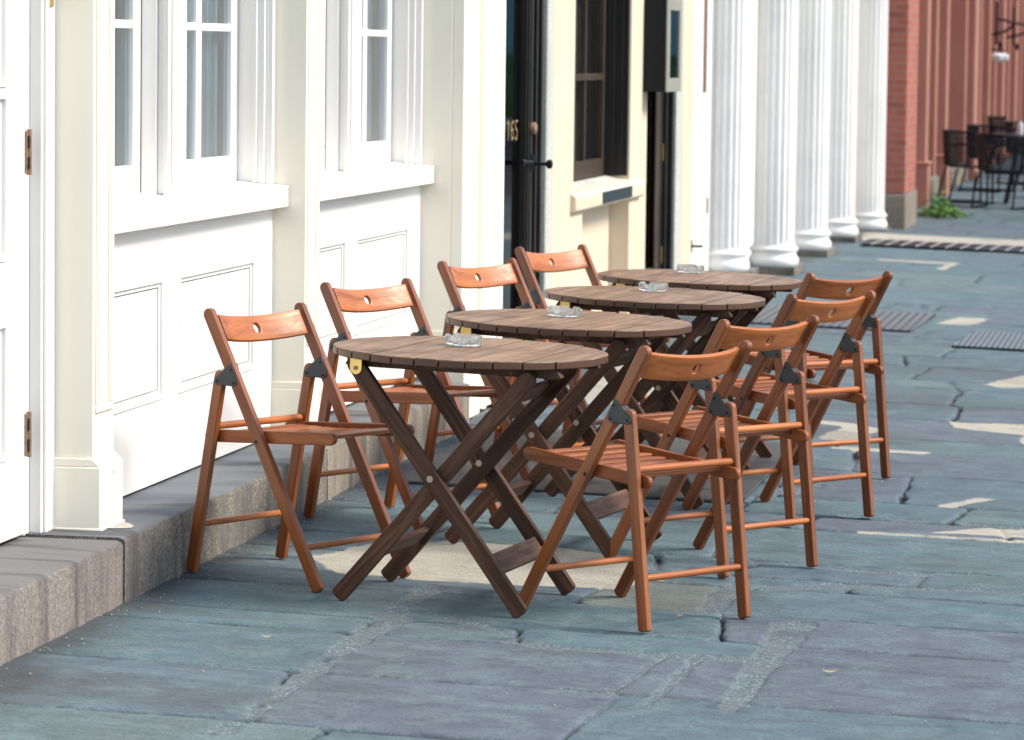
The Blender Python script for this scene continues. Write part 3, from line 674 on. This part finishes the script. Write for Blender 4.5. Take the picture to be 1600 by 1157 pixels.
# entrance with the glazed black door
b=MB(); b.box(-3.62,-3.3,15.05,16.39,.05,2.75); b.box(-3.06,-2.985,16.30,16.399,.08,2.749); b.box(-2.985,-2.965,16.30,16.33,.08,2.749); b.box(-2.985,-2.955,16.375,16.399,.08,2.749)
Q_(b,'door_frame','jamb_dark',.004)
b=MB(); b.box(-3.03,-2.985,16.15,16.295,.10,2.3); b.box(-3.03,-2.985,15.06,15.13,.10,2.3); b.box(-3.03,-2.985,15.13,16.15,.10,.16); b.box(-3.03,-2.985,15.13,16.15,2.2,2.3)
b.box(-2.985,-2.972,16.20,16.245,.10,2.3); b.box(-2.985,-2.975,16.16,16.178,.10,2.3)
dr1=Q_(b,'door','jamb_dark',.003)
M['doorglass']=glassm('dark_door_glass',(.25,.32,.34)) if 'doorglass' not in M else M['doorglass']
b=MB(); b.box(-3.018,-3.014,15.13,16.15,.16,2.2); Q_(b,'pane','doorglass',0,dr1)
# knob, lever and lock
b=MB(); b.tube([(-2.985,16.17,1.085),(-2.955,16.17,1.085)],.009,10); b.tube([(-2.957,16.17,1.085),(-2.957,15.90,1.092)],.008,10); b.tube([(-2.957,15.93,1.092),(-2.957,15.88,1.093)],.014,10); Q_(b,'handle','iron',.0,dr1,smooth=True)
b=MB(); b.tube([(-2.972,16.23,1.075),(-2.90,16.23,1.075)],.008,10); b.tube([(-2.905,16.23,1.075),(-2.895,16.23,1.075),(-2.878,16.23,1.075),(-2.873,16.23,1.075)],[.010,.022,.020,.006],14); b.tube([(-2.972,16.225,1.04),(-2.972,16.225,1.12)],.013,10); Q_(b,'handle','iron',0,dr1,smooth=True)
b=MB(); b.tube([(-2.975,16.225,1.24),(-2.955,16.225,1.24),(-2.948,16.225,1.24)],[.03,.028,.016],16); Q_(b,'lock','rust',0,dr1,smooth=True)
# house number 165 in thin gold strokes on the door glass
def stroke(b,pts,w,x):
    for (a,c) in zip(pts[:-1],pts[1:]):
        a=Vector(a);c=Vector(c); d=(c-a).normalized()*w*.4; q=Vector((-d.y,d.x)).normalized()*w/2
        a2=a-d; c2=c+d
        b.prism([(a2-q)[:],(c2-q)[:],(c2+q)[:],(a2+q)[:]],'x',x,x+.0012)
b=MB(); u=.078; y=15.99
stroke(b,[(y+.0,1.262),(y+.025,1.274),(y+.025,1.190)],.008,-3.0135)
y+=.095
stroke(b,[(y+.05,1.272),(y+.015,1.262),(y,1.225),(y+.005,1.198),(y+.03,1.188),(y+.052,1.205),(y+.05,1.228),(y+.028,1.238),(y+.004,1.225)],.009,-3.0135)
y+=.095
stroke(b,[(y+.055,1.273),(y+.008,1.273),(y+.003,1.238),(y+.03,1.240),(y+.052,1.220),(y+.045,1.196),(y+.018,1.187),(y,1.196)],.009,-3.0135)
b.v=[(x,15.83+(yy-15.99)*1.0,z+.003) for x,yy,z in b.v]
Q_(b,'number','gold',0,dr1)
b=MB(); b.box(-3.4,-2.85,15.06,16.56,.0,.085); Q_(b,'threshold','granite',.006)
# second doorway with glazed black door
b=MB(); b.box(-3.62,-3.25,19.54,20.735,.05,2.75); b.box(-3.06,-2.995,20.56,20.734,.08,2.749); b.box(-2.995,-2.97,20.60,20.63,.08,2.749); b.box(-2.995,-2.95,20.70,20.734,.08,2.749)
Q_(b,'door_frame','jamb_dark',.004)
b=MB(); b.box(-3.04,-3.0,20.40,20.555,.10,2.3); b.box(-3.04,-3.0,19.55,19.63,.10,2.3); b.box(-3.04,-3.0,19.63,20.40,.10,.36); b.box(-3.04,-3.0,19.63,20.40,2.2,2.3); b.box(-3.0,-2.99,20.31,20.40,.36,2.3)
dr2=Q_(b,'door','sash_dark',.003)
b=MB(); b.box(-3.025,-3.02,19.63,20.40,.36,2.2); Q_(b,'pane','doorglass',0,dr2)
for z in (.42,1.02,1.75):
    b=MB(); b.tube([(-2.985,20.62,z-.055),(-2.985,20.62,z+.055)],.009,10); b.box(-2.993,-2.987,20.57,20.66,z-.05,z+.05); Q_(b,'hinge','brass',.001,dr2)
# whitewashed gate leaf beside the columns
b=MB(); b.box(-3.0,-2.935,21.41,22.29,.09,2.74); b.box(-2.935,-2.929,21.55,22.15,.2,2.7); dr3=Q_(b,'door','white',.004)
b=MB(); b.tube([(-2.93,21.42,.43),(-2.87,21.42,.43),(-2.865,21.44,.43)],.008,8); b.box(-2.929,-2.925,21.41,21.44,.39,.47); Q_(b,'handle','iron',.001,dr3)
b=MB(); b.tube([(-2.93,22.1,.60),(-2.93,22.1,.70)],.012,8); Q_(b,'hinge','rust',0,dr3)
b=MB(); b.tube([(-2.922,21.85,1.36),(-2.922,21.85,2.74)],.014,8); Q_(b,'rod','rust',0)
# menu box
mb=empty('menu_box',(-2.93,19.5,1.6)); tag(mb,'black wall-mounted menu display case with grey-framed glass front beside the second doorway','menu case')
def MBX(b): b.v=[(x+2.93,y-19.5,z-1.6) for x,y,z in b.v]; return b
b=MB(); b.box(-2.929,-2.805,19.36,19.92,1.385,1.90); MBX(b).build('case','iron',mb,bevel=.004)
b=MB(); b.box(-2.8045,-2.795,19.36,19.92,1.385,1.46); b.box(-2.8045,-2.795,19.36,19.92,1.835,1.90); b.box(-2.8045,-2.795,19.36,19.46,1.46,1.835); b.box(-2.8045,-2.795,19.83,19.92,1.46,1.835); MBX(b).build('frame','grey_frame',mb,bevel=.002)
b=MB(); b.box(-2.8046,-2.802,19.46,19.83,1.46,1.835); MBX(b).build('pane','doorglass',mb)
# ================================================================ WHITE COLONNADE (building three)
Cc=empty('white_colonnade_building',(-3.2,27,0)); tag(Cc,'white building front carried on a row of fluted white columns beyond the rear tables','building')
def K_(b,name,mat,bevel=.002,parent=None,**k):
    b.v=[(x-Cc.location.x,y-Cc.location.y,z) for x,y,z in b.v]; return b.build(name,mat,parent or Cc,bevel=bevel,**k)
b=MB(); b.box(-9,-3.10,22.3,33.1,-.2,7.5); K_(b,'wall','white',0)
b=MB(); b.box(-3.099,-2.55,22.3,31.8,3.4,7.5); K_(b,'entablature','white',0)
for i,(cx,cy,base) in enumerate(((-2.98,23.5,.16),(-2.80,24.75,.13),(-2.80,27.1,.125),(-2.79,29.3,.12),(-2.71,31.4,.085))):
    r=(.135,.147,.147,.146,.134)[i]
    def rf(a,z): 
        return 1-.085*abs(math.cos(a*11))**.7
    b=MB(); b.lathe([(r,base+.15),(r,base+.18),(r*.99,3.0)],cx,cy,200,rf); 
    colm=K_(b,'column','white_old',0,smooth=True)
    b=MB(); p=[(r*1.10,base),(r*1.17,base+.012),(r*1.20,base+.035),(r*1.17,base+.058),(r*1.10,base+.068),(r*1.06,base+.085),(r*1.08,base+.10),(r*1.15,base+.108),(r*1.16,base+.122),(r*1.10,base+.134),(r*1.02,base+.140),(r*1.0,base+.155)]
    b.lathe(p,cx,cy,64); K_(b,'base','white_old',0,colm,smooth=True)
    b=MB(); b.lathe([(r,3.0),(r*1.15,3.05),(r*1.3,3.12),(r*1.3,3.2)],cx,cy,48); b.box(cx-.2,cx+.2,cy-.2,cy+.2,3.2,3.39); K_(b,'capital','white',0,colm,smooth=True)
    b=MB(); b.box(cx-.25,cx+.165,cy-.17,cy+.5,gz(cx)-.02,base-.001); K_(b,'plinth','granite',.006,colm)
for (a,c) in ((23.4,24.9),(26.1,27.5),(28.6,29.9),(30.9,32.3)):
    b=MB(); b.box(-3.0995,-3.06,a,c,.1,2.9); dd=K_(b,'door','white',.004)
    b=MB(); b.box(-3.06,-3.05,a+.15,c-.15,.3,1.0); b.box(-3.06,-3.05,a+.15,c-.15,1.2,2.7); K_(b,'door_panel','white',.006,dd)
# ================================================================ BRICK PIER BUILDING
br=empty('brick_building',(-2.6,34,0)); tag(br,'red brick pier on a grey granite block between white columns and brown shopfronts','building')
def loc2(b,p): b.v=[(x-p.location.x,y-p.location.y,z-p.location.z) for x,y,z in b.v]; return b
b=MB(); b.box(-3.4,-2.435,31.85,33.1,.375,6); loc2(b,br).build('pier','brick',br,bevel=.006)
b=MB(); b.box(-3.4,-2.42,31.82,33.12,-.1,.374); loc2(b,br).build('base_block','granite_tan',br,bevel=.015)
b=MB(); b.box(-9,-3.0,33.12,36.0,-.2,8); loc2(b,br).build('wall','brick',br)
# ================================================================ BROWN SHOPFRONTS
bw=empty('brown_building',(-2.8,46,0)); tag(bw,'red-brown shopfront building with a row of tall pilasters at the far right','building')
b=MB(); b.box(-9,-3.35,36.0,75,-.2,7); loc2(b,bw).build('wall','brown',bw)
for i,(y,xf,wd) in enumerate(((36.7,-2.6,.32),(39.75,-2.6,.32),(45.1,-2.6,.7),(48.8,-2.62,.3),(52.6,-2.62,.45),(56.6,-2.62,.5),(60.8,-2.62,.5),(66,-2.62,.6))):
    b=MB(); b.box(-3.35,xf,y,y+wd,.05,4.4); b.box(-3.35,xf-.10,y-.25,y,.05,4.4)
    pp=loc2(b,bw).build('pilaster','brown',bw,bevel=.012)
    b=MB(); b.box(-3.36,xf+.03,y-.03,y+wd+.03,.0,.50); b.box(-3.36,xf+.045,y-.045,y+wd+.045,.50,.53)
    loc2(b,bw).build('plinth','brown',pp,bevel=.01)
b=MB(); b.box(-3.4,-2.5,37.2,75,4.4,5.0); loc2(b,bw).build('cornice','brown',bw,bevel=.03)
b=MB(); b.prism([(37.15,-.1),(45.0,-.1),(45.0,.3),(38.2,.3),(37.4,.16),(37.15,.16)],'x',-3.3,-2.66); loc2(b,bw).build('doorstep','granite_tan',bw,bevel=.02)
for (y,z) in ((49.5,1.62),(51.0,1.62)):
    t=empty('wall_lamp',(-2.55,y,z)); tag(t,'small white wall lamp on the nearer brown pilaster' if y<50 else 'small white wall lamp farther along the brown shopfront','lamp','wall lamps on the brown building')
    b=MB(); b.lathe([(.02,-.06),(.07,-.03),(.085,.03),(.04,.06)],.0,0,16); b.build('shade','lampwhite',t,smooth=True)
    b=MB(); b.tube([(0,0,.06),(0,0,.11),(-.12,0,.12)],.012,8); b.build('arm','iron',t,smooth=True)
for (y) in (50.0,55.0):
    t=empty('lamp_bracket',(-2.6,y,2.1)); tag(t,'black scrolled iron bracket high on the brown shopfront, '+('nearer one' if y<52 else 'farther one'),'bracket','black scrolled brackets at the top of the brown building')
    b=MB(); pts=[(0,0,.1+.1*0)]; pts=[(.02+.20*math.sin(k/10*math.pi*1.5)*(1),0,.05-.18*(1-math.cos(k/10*math.pi*1.2))*.6) for k in range(11)]
    b.tube(pts,.018,8); b.tube([(0,0,-.3),(0,0,.3)],.015,8); b.build('scroll','iron',t,smooth=True)
    b=MB(); b.lathe([(.005,-.36),(.03,-.33),(.03,-.28),(.005,-.25)],.06,0,12); b.build('finial','iron',t,smooth=True)
# weeds at the foot of the brown building
random.seed(3)
wd=empty('weed_clump',(-2.3,34.8,gz(-2.3))); tag(wd,'low green weed clump growing at the foot of the brick pier base','plant')
for nm,mt,n in (('leaves','green',700),('stems','redleaf',90)):
    b=MB()
    for i in range(n):
        x=random.gauss(0,.11); y=random.gauss(0,.35); z=abs(random.gauss(0,.055))*(1.6 if nm=='leaves' else .5)*max(.2,1-abs(x+.06)*3)+.008
        a=random.uniform(0,6.28); s=random.uniform(.018,.042); t_=random.uniform(-.6,.6)
        d=Vector((math.cos(a),math.sin(a),t_))*s; e=Vector((-math.sin(a),math.cos(a),random.uniform(-.5,.5)))*s*.45; c=Vector((x,y,z))
        b.add([c-d,c+e,c+d,c-e],[(0,1,2,3)])
    b.build(nm,mt,wd)
# ================================================================ FAR SIDE OF THE STREET (seen only in the door glass)
fb=empty('teal_building',(15,60,0)); tag(fb,'teal painted building across the street, reflected in the black door glass','building')
b=MB(); b.box(13,24,30,160,-.05,9); loc2(b,fb).build('wall','teal',fb)
b=MB()
for k in range(30): b.box(12.95,12.999,32+k*4.2,34.2+k*4.2,3.2,6)
loc2(b,fb).build('window','jamb_dark',fb)
b=MB(); n=240; m=9; vs=[]
for k in range(n+1):
    y=28+130*k/n
    for j in range(m):
        a=math.pi*j/(m-1); q=noise.noise(Vector((y*.8,j*.9,2.0)))*.35
        vs.append((11.8-math.cos(a)*(.8+q),y,-.05+(1.5+q)*math.sin(a)**.5))
b.add(vs,[(k*m+j,k*m+j+1,(k+1)*m+j+1,(k+1)*m+j) for k in range(n) for j in range(m-1)]+[list(range(m)),[n*m+j for j in range(m)][::-1]])
hd=b.build('hedge','lawn'); tag(hd,'long green hedge across the street, reflected in the lower door glass','hedge')
# ================================================================ FOLDING CHAIR
def make_chair():
    root=empty('folding_chair',(0,0,0))
    top=(-.437,.770); foot=(-.004,.010)
    for s in (1,-1):
        b=MB(); yc=.204*s; b.prism(strip(foot,(-.428,.755),.035,.55,1.0,8),'y',yc-.0105,yc+.0105)
        b.v=[(x,y+(.004*s)*(z/.77),z) for x,y,z in b.v]
        b.build('front_leg','chair',root,bevel=.003,along=(-.49,.87))
    for s in (1,-1):
        b=MB(); yc=.206*s; b.prism(strip((-.468,.010),(-.382,.580),.034,.45,1.0,8),'y',yc-.0105,yc+.0105)
        b.build('rear_leg','chair',root,bevel=.003,along=(.15,.99))
    for s in (1,-1):
        yc=.206*s
        tri=[(-.333,.622),(-.345,.618),(-.397,.572),(-.398,.560),(-.388,.556),(-.322,.556),(-.312,.562),(-.312,.572)]
        b=MB(); b.prism(tri,'y',yc-.0135,yc+.0135)
        hb=b.build('hinge_bracket','plastic',root,bevel=.002)
        for (x,z) in ((-.335,.603),(-.324,.566),(-.384,.567)):
            b=MB(); b.tube([(x,yc-.0155,z),(x,yc+.0155,z)],.0035,8); b.build('rivet','iron',hb)
    # curved backrest with finger hole
    L=.186; hh=.037
    us=[-L+i*(L-.02)/10 for i in range(10)]+[-.02,-.01,0,.01,.02]+[.02+(i+1)*(L-.02)/10 for i in range(10)]
    vs_=[-hh,-.02,-.01,0,.01,.02,hh]; V={}; bm=bmesh.new()
    dx,dz=-.498,.867  # up along the frame
    hz=.714
    def pt(u,v):
        q=.030*(1-(u/L)**2); z=hz+v*.93-q*.45+.004; x=-.437*(hz/.77)-.50*v-q*.87+.004
        return (x,u,z)
    for i,u in enumerate(us):
        for j,v in enumerate(vs_): V[i,j]=bm.verts.new(pt(u,v))
    i0=us.index(-.02)
    for i in range(len(us)-1):
        for j in range(len(vs_)-1):
            if i0<=i<i0+4 and 1<=j<5: continue
            bm.faces.new((V[i,j],V[i+1,j],V[i+1,j+1],V[i,j+1]))
    ringo=[(i0+k,1) for k in range(4)]+[(i0+4,1+k) for k in range(4)]+[(i0+4-k,5) for k in range(4)]+[(i0,5-k) for k in range(4)]
    inner=[]
    for (i,j) in ringo:
        a=math.atan2(vs_[j],us[i]); inner.append(bm.verts.new(pt(.0150*math.cos(a),.0150*math.sin(a))))
    mid=[]
    for k in range(16):
        a,bq=ringo[k],ringo[(k+1)%16]; bm.faces.new((V[a],V[bq],inner[(k+1)%16],inner[k]))
    me=bpy.data.meshes.new('backrest'); bm.to_mesh(me); bm.free(); me.materials.append(M['chair_x'])
    for p in me.polygons: p.use_smooth=True
    o=bpy.data.objects.new('backrest',me); COL.objects.link(o); o.parent=root
    sm=o.modifiers.new('thick','SOLIDIFY'); sm.thickness=.013; sm.offset=0
    bv=o.modifiers.new('bevel','BEVEL'); bv.width=.002; bv.segments=2; bv.limit_method='ANGLE'; bv.angle_limit=R(50)
    # seat
    def st(x): return .402+.030*(x+.445)/.465    # centre line of the side rail
    rails=[]
    for s in (1,-1):
        b=MB(); yc=.182*s; b.prism(strip((-.430,st(-.430)),(.006,st(.006)+.003),.036,1,1,8),'y',yc-.009,yc+.009)
        rails.append(b.build('seat_rail','chair_r',root,bevel=.003))
    b=MB(); n=8
    for k in range(n):
        x=-.372+k*(.372-.020)/(n-1); w=.036 
        z=st(x)+.008-.010*math.sin(math.pi*(k+.5)/n)
        b.box(x-w/2,x+w/2,-.175,.175,z-.005,z+.006)
    b.build('seat','chair_s',root,bevel=.003)
    for (x,z,w,nm,r) in ((-.404,.434,.197,'back_rod',.0105),(-.062,.119,.196,'stretcher',.0095),(-.450,.145,.197,'stretcher',.0095)):
        b=MB(); b.tube([(x,-w,z),(x,w,z)],r,14); b.build(nm,'chair_x',root,smooth=True)
    b=MB()
    for s in (1,-1):
        b.tube([(-.236,s*.2135,.405),(-.236,s*.2175,.405)],.0055,10)
    b.build('bolt','iron',root,smooth=True)
    return root
spots=[ # x, y, facing angle, label
 (-2.276,9.832,-24.5,'front left folding chair nearest the white facade, standing left of the foremost table','left'),
 (-2.243,11.081,-26.4,'second folding chair from the front on the facade side, partly behind the foremost table','left'),
 (-2.14,12.42,-26,'third folding chair from the front on the facade side, backrest against the cream pier','left'),
 (-2.06,13.50,-26,'rearmost folding chair on the facade side, pale orange backrest before the black door','left'),
 (-1.663,9.77,146.6,'front right folding chair seen from behind, nearest the camera beside the foremost table','right'),
 (-1.583,10.829,146.2,'second folding chair from the front on the street side, partly behind the front right chair','right'),
 (-1.519,12.078,146.4,'third folding chair from the front on the street side, between two overlapping chairs','right'),
 (-1.547,13.236,142.4,'rearmost folding chair on the street side, its backrest highest of the right row','right')]
proto=make_chair()
for i,(x,y,a,lab,side) in enumerate(spots):
    o=proto if i==0 else copy_tree(proto)
    place(o,(x,y,gz(x)-.0015),R(a),True); tag(o,lab,'chair','wooden folding chairs around the tables')
# ================================================================ FOLDING TABLE
def make_table():
    root=empty('folding_table',(0,0,0)); rad=.386
    b=MB(); n=11; pw=2*rad/n
    for k in range(n):
        x0=-rad+k*pw+.002; x1=-rad+(k+1)*pw-.002
        xa=max(x0,-rad*.985); xb=min(x1,rad*.985)
        topc=[]; m=7
        for i in range(m+1):
            x=xa+(xb-xa)*i/m; topc.append((x,math.sqrt(max(0,rad*rad-x*x))))
        poly=[(x,-y) for x,y in topc]+[(x,y) for x,y in topc[::-1]]
        dz=.0006*((k*7)%3-1)
        b.prism(poly,'z',.684+dz,.706+dz)
    b.build('tabletop','ttop',root,bevel=.0025)
    for y in (-.19,.17):
        b=MB(); b.prism([(-.30,.66),(-.285,.6835),(.315,.6835),(.33,.66),(.32,.655),(-.29,.655)],'y',y-.014,y+.014); b.build('batten','tstr',root,bevel=.003)
    for (y,nm) in ((-.25,0),(.205,1)):
        b=MB(); b.prism(strip((.252,.016),(-.252,.668),.046,.45,.6,8),'y',y-.0115,y+.0115); b.build('leg','tleg',root,bevel=.003,along=(-.504,.652))
    for y in (-.222,.178):
        b=MB(); b.prism(strip((-.285,.016),(.240,.652),.046,.45,.9,8),'y',y-.0115,y+.0115); b.build('leg','tleg',root,bevel=.003,along=(.525,.636))
    def board(x,z,ang,hgt,y0,y1,th=.017,nm='stretcher'):
        c,s=math.cos(ang),math.sin(ang); h=hgt/2; q=th/2
        poly=[(x+c*a-s*d,z+s*a+c*d) for a,d in ((-h,-q),(h,-q),(h,q),(-h,q))]
        b=MB(); b.prism(poly,'y',y0,y1); return b.build(nm,'tstr',root,bevel=.003)
    angA=math.atan2(.652,-.504); angB=math.atan2(.636,.525)
    board(.162,.133,angA,.062,-.238,.193); board(-.178,.146,angB,.055,-.210,.166); board(.165,.590,angB,.055,-.210,.166)
    b=MB()
    for (x,z,ys) in ((-.0175,.3635,(-.2625,-.2105)),(-.0175,.3635,(.2175,.166))):
        for y in ys: b.tube([(x,y-.003,z),(x,y+.003,z)],[.0095,.007],14)
    b.build('pivot_bolt','bolt',root,smooth=True)
    b=MB(); b.tube([(-.26,-.236,.665),(-.26,.19,.665)],.012,12); b.tube([(.245,-.21,.662),(.245,.166,.662)],.010,12); b.build('cross_rod','tstr',root,smooth=True)
    for s,y in ((-1,-.2635),(1,.2185)):
        b=MB(); b.prism([(-.262,.6835),(-.228,.6835)]+[(-.245+.017*math.cos(a),.655+.017*math.sin(a)) for a in [ -k*math.pi/8 for k in range(0,9)]],'y',y-.0015,y+.0015)
        hb=b.build('bracket','brass',root,bevel=.0005)
        b=MB(); b.tube([(-.245,y-.005,.656),(-.245,y+.005,.656)],.006,10); b.build('rivet','rust',hb,smooth=True)
    return root
tt=make_table()
tabs=[(-1.967,9.728,-7,'foremost round slatted wooden table, nearest the camera, with a glass ashtray'),
 (-1.897,10.94,-9,'second round slatted wooden table from the front, just behind the foremost one'),
 (-1.815,12.22,-7,'third round slatted wooden table from the front'),
 (-1.80,13.28,-4,'rearmost round slatted wooden table, in front of the cream building')]
for i,(x,y,a,lab) in enumerate(tabs):
    o=tt if i==0 else copy_tree(tt)
    place(o,(x,y,gz(x)-.0015),R(a),True); tag(o,lab,'table','round folding tables in a row')
# ashtrays
def make_ashtray():
    b=MB(); n=48
    def rf(a,z): return 1
    prof=[(.044,0),(.050,.003),(.0525,.010),(.0535,.024),(.052,.030),(.048,.031),(.0445,.028),(.0415,.012),(.038,.0085),(.010,.0075)]
    b.lathe(prof,0,0,n)
    # three cigarette notches in the rim
    vs=[]
    for x,y,z in b.v:
        a=math.atan2(y,x)
        for q in (0.4,2.5,4.6):
            d=abs((a-q+math.pi)%(2*math.pi)-math.pi)
            if d<.14 and z>.02: z=.021
        vs.append((x,y,z))
    b.v=vs
    return b.build('ashtray','glass',None,smooth=True)
ash=make_ashtray()
for i,(x,y,lab) in enumerate(((-1.985,9.80,'clear glass ashtray on the foremost table'),(-1.911,11.03,'clear glass ashtray on the second table from the front'),(-1.823,12.37,'clear glass ashtray on the third table from the front'),(-1.842,13.46,'clear glass ashtray on the rearmost table'))):
    o=ash if i==0 else ash.copy()
    if i: COL.objects.link(o)
    place(o,(x,y,gz(x)+.7052),i*.9,True); tag(o,lab,'ashtray','glass ashtrays on the tables')
# small litter on the pavement
b=MB(); b.tube([(0,0,.0),(0.004,0,.030)],.004,10); o=b.build('cigarette_butt','filter',None,smooth=True); place(o,(-1.885,11.37,gz(-1.885)+.001),0); tag(o,'white cigarette butt standing on the pavement behind the foremost table','cigarette butt')
def leaf(x,y,a,s,lab):
    b=MB(); n=8; vs=[]
    for k in range(n+1):
        u=-1+2*k/n; w=.32*(1-u*u)**.7; vs+=[(u*s,-w*s,.004+.25*s*abs(u)**2),(u*s,w*s,.006+.2*s*abs(u)**2)]
    b.add(vs,[(2*k,2*k+2,2*k+3,2*k+1) for k in range(n)]); o=b.build('dry_leaf','leaf',None,smooth=True); place(o,(x,y,gz(x)+.003),a,True); tag(o,lab,'leaf','dry leaves on the pavement')
leaf(-.845,8.90,.2,.019,'small pale leaf on the purple slab at the lower right')
leaf(-1.33,9.62,.5,.010,'tiny dry leaf on the paving just left of the front right chair leg')
leaf(-2.30,8.83,.4,.012,'small beige leaf on the blue slab left of the foremost table')
leaf(-1.47,10.22,.1,.012,'curled brown leaf on the pale concrete patch')
# ================================================================ BLACK MESH CHAIRS AND TABLES FAR BEHIND
def mesh_chair():
    root=empty('mesh_chair',(0,0,0)); r=.012
    b=MB()
    for s in (1,-1):
        b.tube([(.22,s*.23,0),(.20,s*.23,.42),(.16,s*.25,.64),(-.05,s*.27,.66),(-.22,s*.22,.68)],r,8)
        b.tube([(-.30,s*.23,0),(-.20,s*.23,.40)],r,8); b.tube([(.24,s*.23,.012),(-.32,s*.23,.012)],r,8)
    b.build('frame','iron',root,smooth=True)
    n=26
    def back(u,z): a=R(-80+160*u); f=1+.12*(z-.4)/.4; return (-.02-.26*f*math.cos(a),.255*f*math.sin(a),z)
    b=MB()
    for k in range(n+1): b.tube([back(k/n,.42),back(k/n,.62),back(k/n,.80)],.0075,5)
    for k in range(13): b.tube([back(j/20,.44+.028*k) for j in range(21)],.0065,5)
    b.tube([back(k/24,.815) for k in range(25)],.015,8); b.build('backrest','iron',root,smooth=True)
    b=MB(); b.lathe([(.24,.405),(.25,.415),(.24,.425)],0,0,28); b.build('seat','iron',root,smooth=True)
    return root
def iron_table():
    root=empty('cafe_table',(0,0,0)); b=MB(); b.lathe([(.42,.715),(.43,.725),(.43,.74),(.42,.745)],0,0,40); b.build('tabletop','iron',root,smooth=True)
    for k in range(4):
        a=math.pi/4+k*math.pi/2; b=MB(); b.tube([(.22*math.cos(a),.22*math.sin(a),.72),(.25*math.cos(a),.25*math.sin(a),.4),(.34*math.cos(a),.34*math.sin(a),0)],.018,8); b.build('leg','iron',root,smooth=True)
    return root
mc=mesh_chair()
for i,(x,y,a,lab) in enumerate(((-2.25,38.2,20,'black metal mesh chair nearest the brown wall step'),(-1.85,37.2,75,'black metal mesh chair in front of the nearest black table'),(-1.35,40.3,190,'black metal mesh chair at the right edge beyond the nearest black table'),(-2.2,41.6,-20,'black metal mesh chair farther along the brown wall'),(-1.9,44.5,-30,'black metal mesh chair behind the second black table'),(-2.3,48.0,0,'rearmost black metal mesh chair by the brown wall'),(-1.25,37.3,130,'black metal mesh chair cut off by the right edge of the photo, nearest the camera'),(-1.5,44.3,200,'black metal mesh chair on the street side of the second black table'))):
    o=mc if i==0 else copy_tree(mc); o.scale=(.95,.95,.93); place(o,(x,y,gz(x)),R(a),True); tag(o,lab,'chair','black mesh chairs by the brown building')
it=iron_table()
for i,(x,y,lab) in enumerate(((-1.62,38.5,'nearest round black metal table by the brown building'),(-1.6,42.6,'second round black metal table by the brown building'),(-1.75,46.6,'rearmost round black metal table by the brown building'))):
    o=it if i==0 else copy_tree(it); place(o,(x,y,gz(x)),0,True); tag(o,lab,'table','black tables by the brown building')
b=MB(); b.lathe([(.03,0),(.034,.05),(.03,.11),(.018,.12),(.018,.14)],0,0,16); sh=b.build('salt_shaker','lampwhite',None,smooth=True)
for i,(x,y,lab) in enumerate(((-1.72,38.4,'white shaker on the nearest black table'),(-1.75,42.5,'white shaker on the second black table'),(-1.95,46.5,'white shaker on the rearmost black table'))):
    o=sh if i==0 else sh.copy()
    if i: COL.objects.link(o)
    place(o,(x,y,gz(x)+.748),0,True); tag(o,lab,'shaker','white shakers on the black tables')

# grit and crumbs lying in the joints and along the step
random.seed(21); b=MB()
for i in range(260):
    if i<170: x=-2.80+abs(random.gauss(0,.05))+.01; y=random.uniform(7.8,13.8)
    else: x=random.uniform(-2.7,-.3); y=random.uniform(7.9,14.5)
    r=random.uniform(.0012,.0035); z=gz(x)+r*.3; vs=[]
    for k in range(6): vs.append(Vector((random.gauss(0,1),random.gauss(0,1),random.gauss(0,.6))).normalized()*r)
    c=Vector((x,y,z)); pts=[c+Vector((r,0,0)),c+Vector((-r*.8,r*.3,0)),c+Vector((0,r*.9,0)),c+Vector((r*.2,-r,0)),c+Vector((0,0,r*.7)),c-Vector((0,0,r*.6))]
    b.add(pts,[(0,2,4),(2,1,4),(1,3,4),(3,0,4),(2,0,5),(1,2,5),(3,1,5),(0,3,5)])
o=b.build('grit','concrete'); tag(o,'pale grit and crumbs scattered over the paving','grit',None,'stuff')
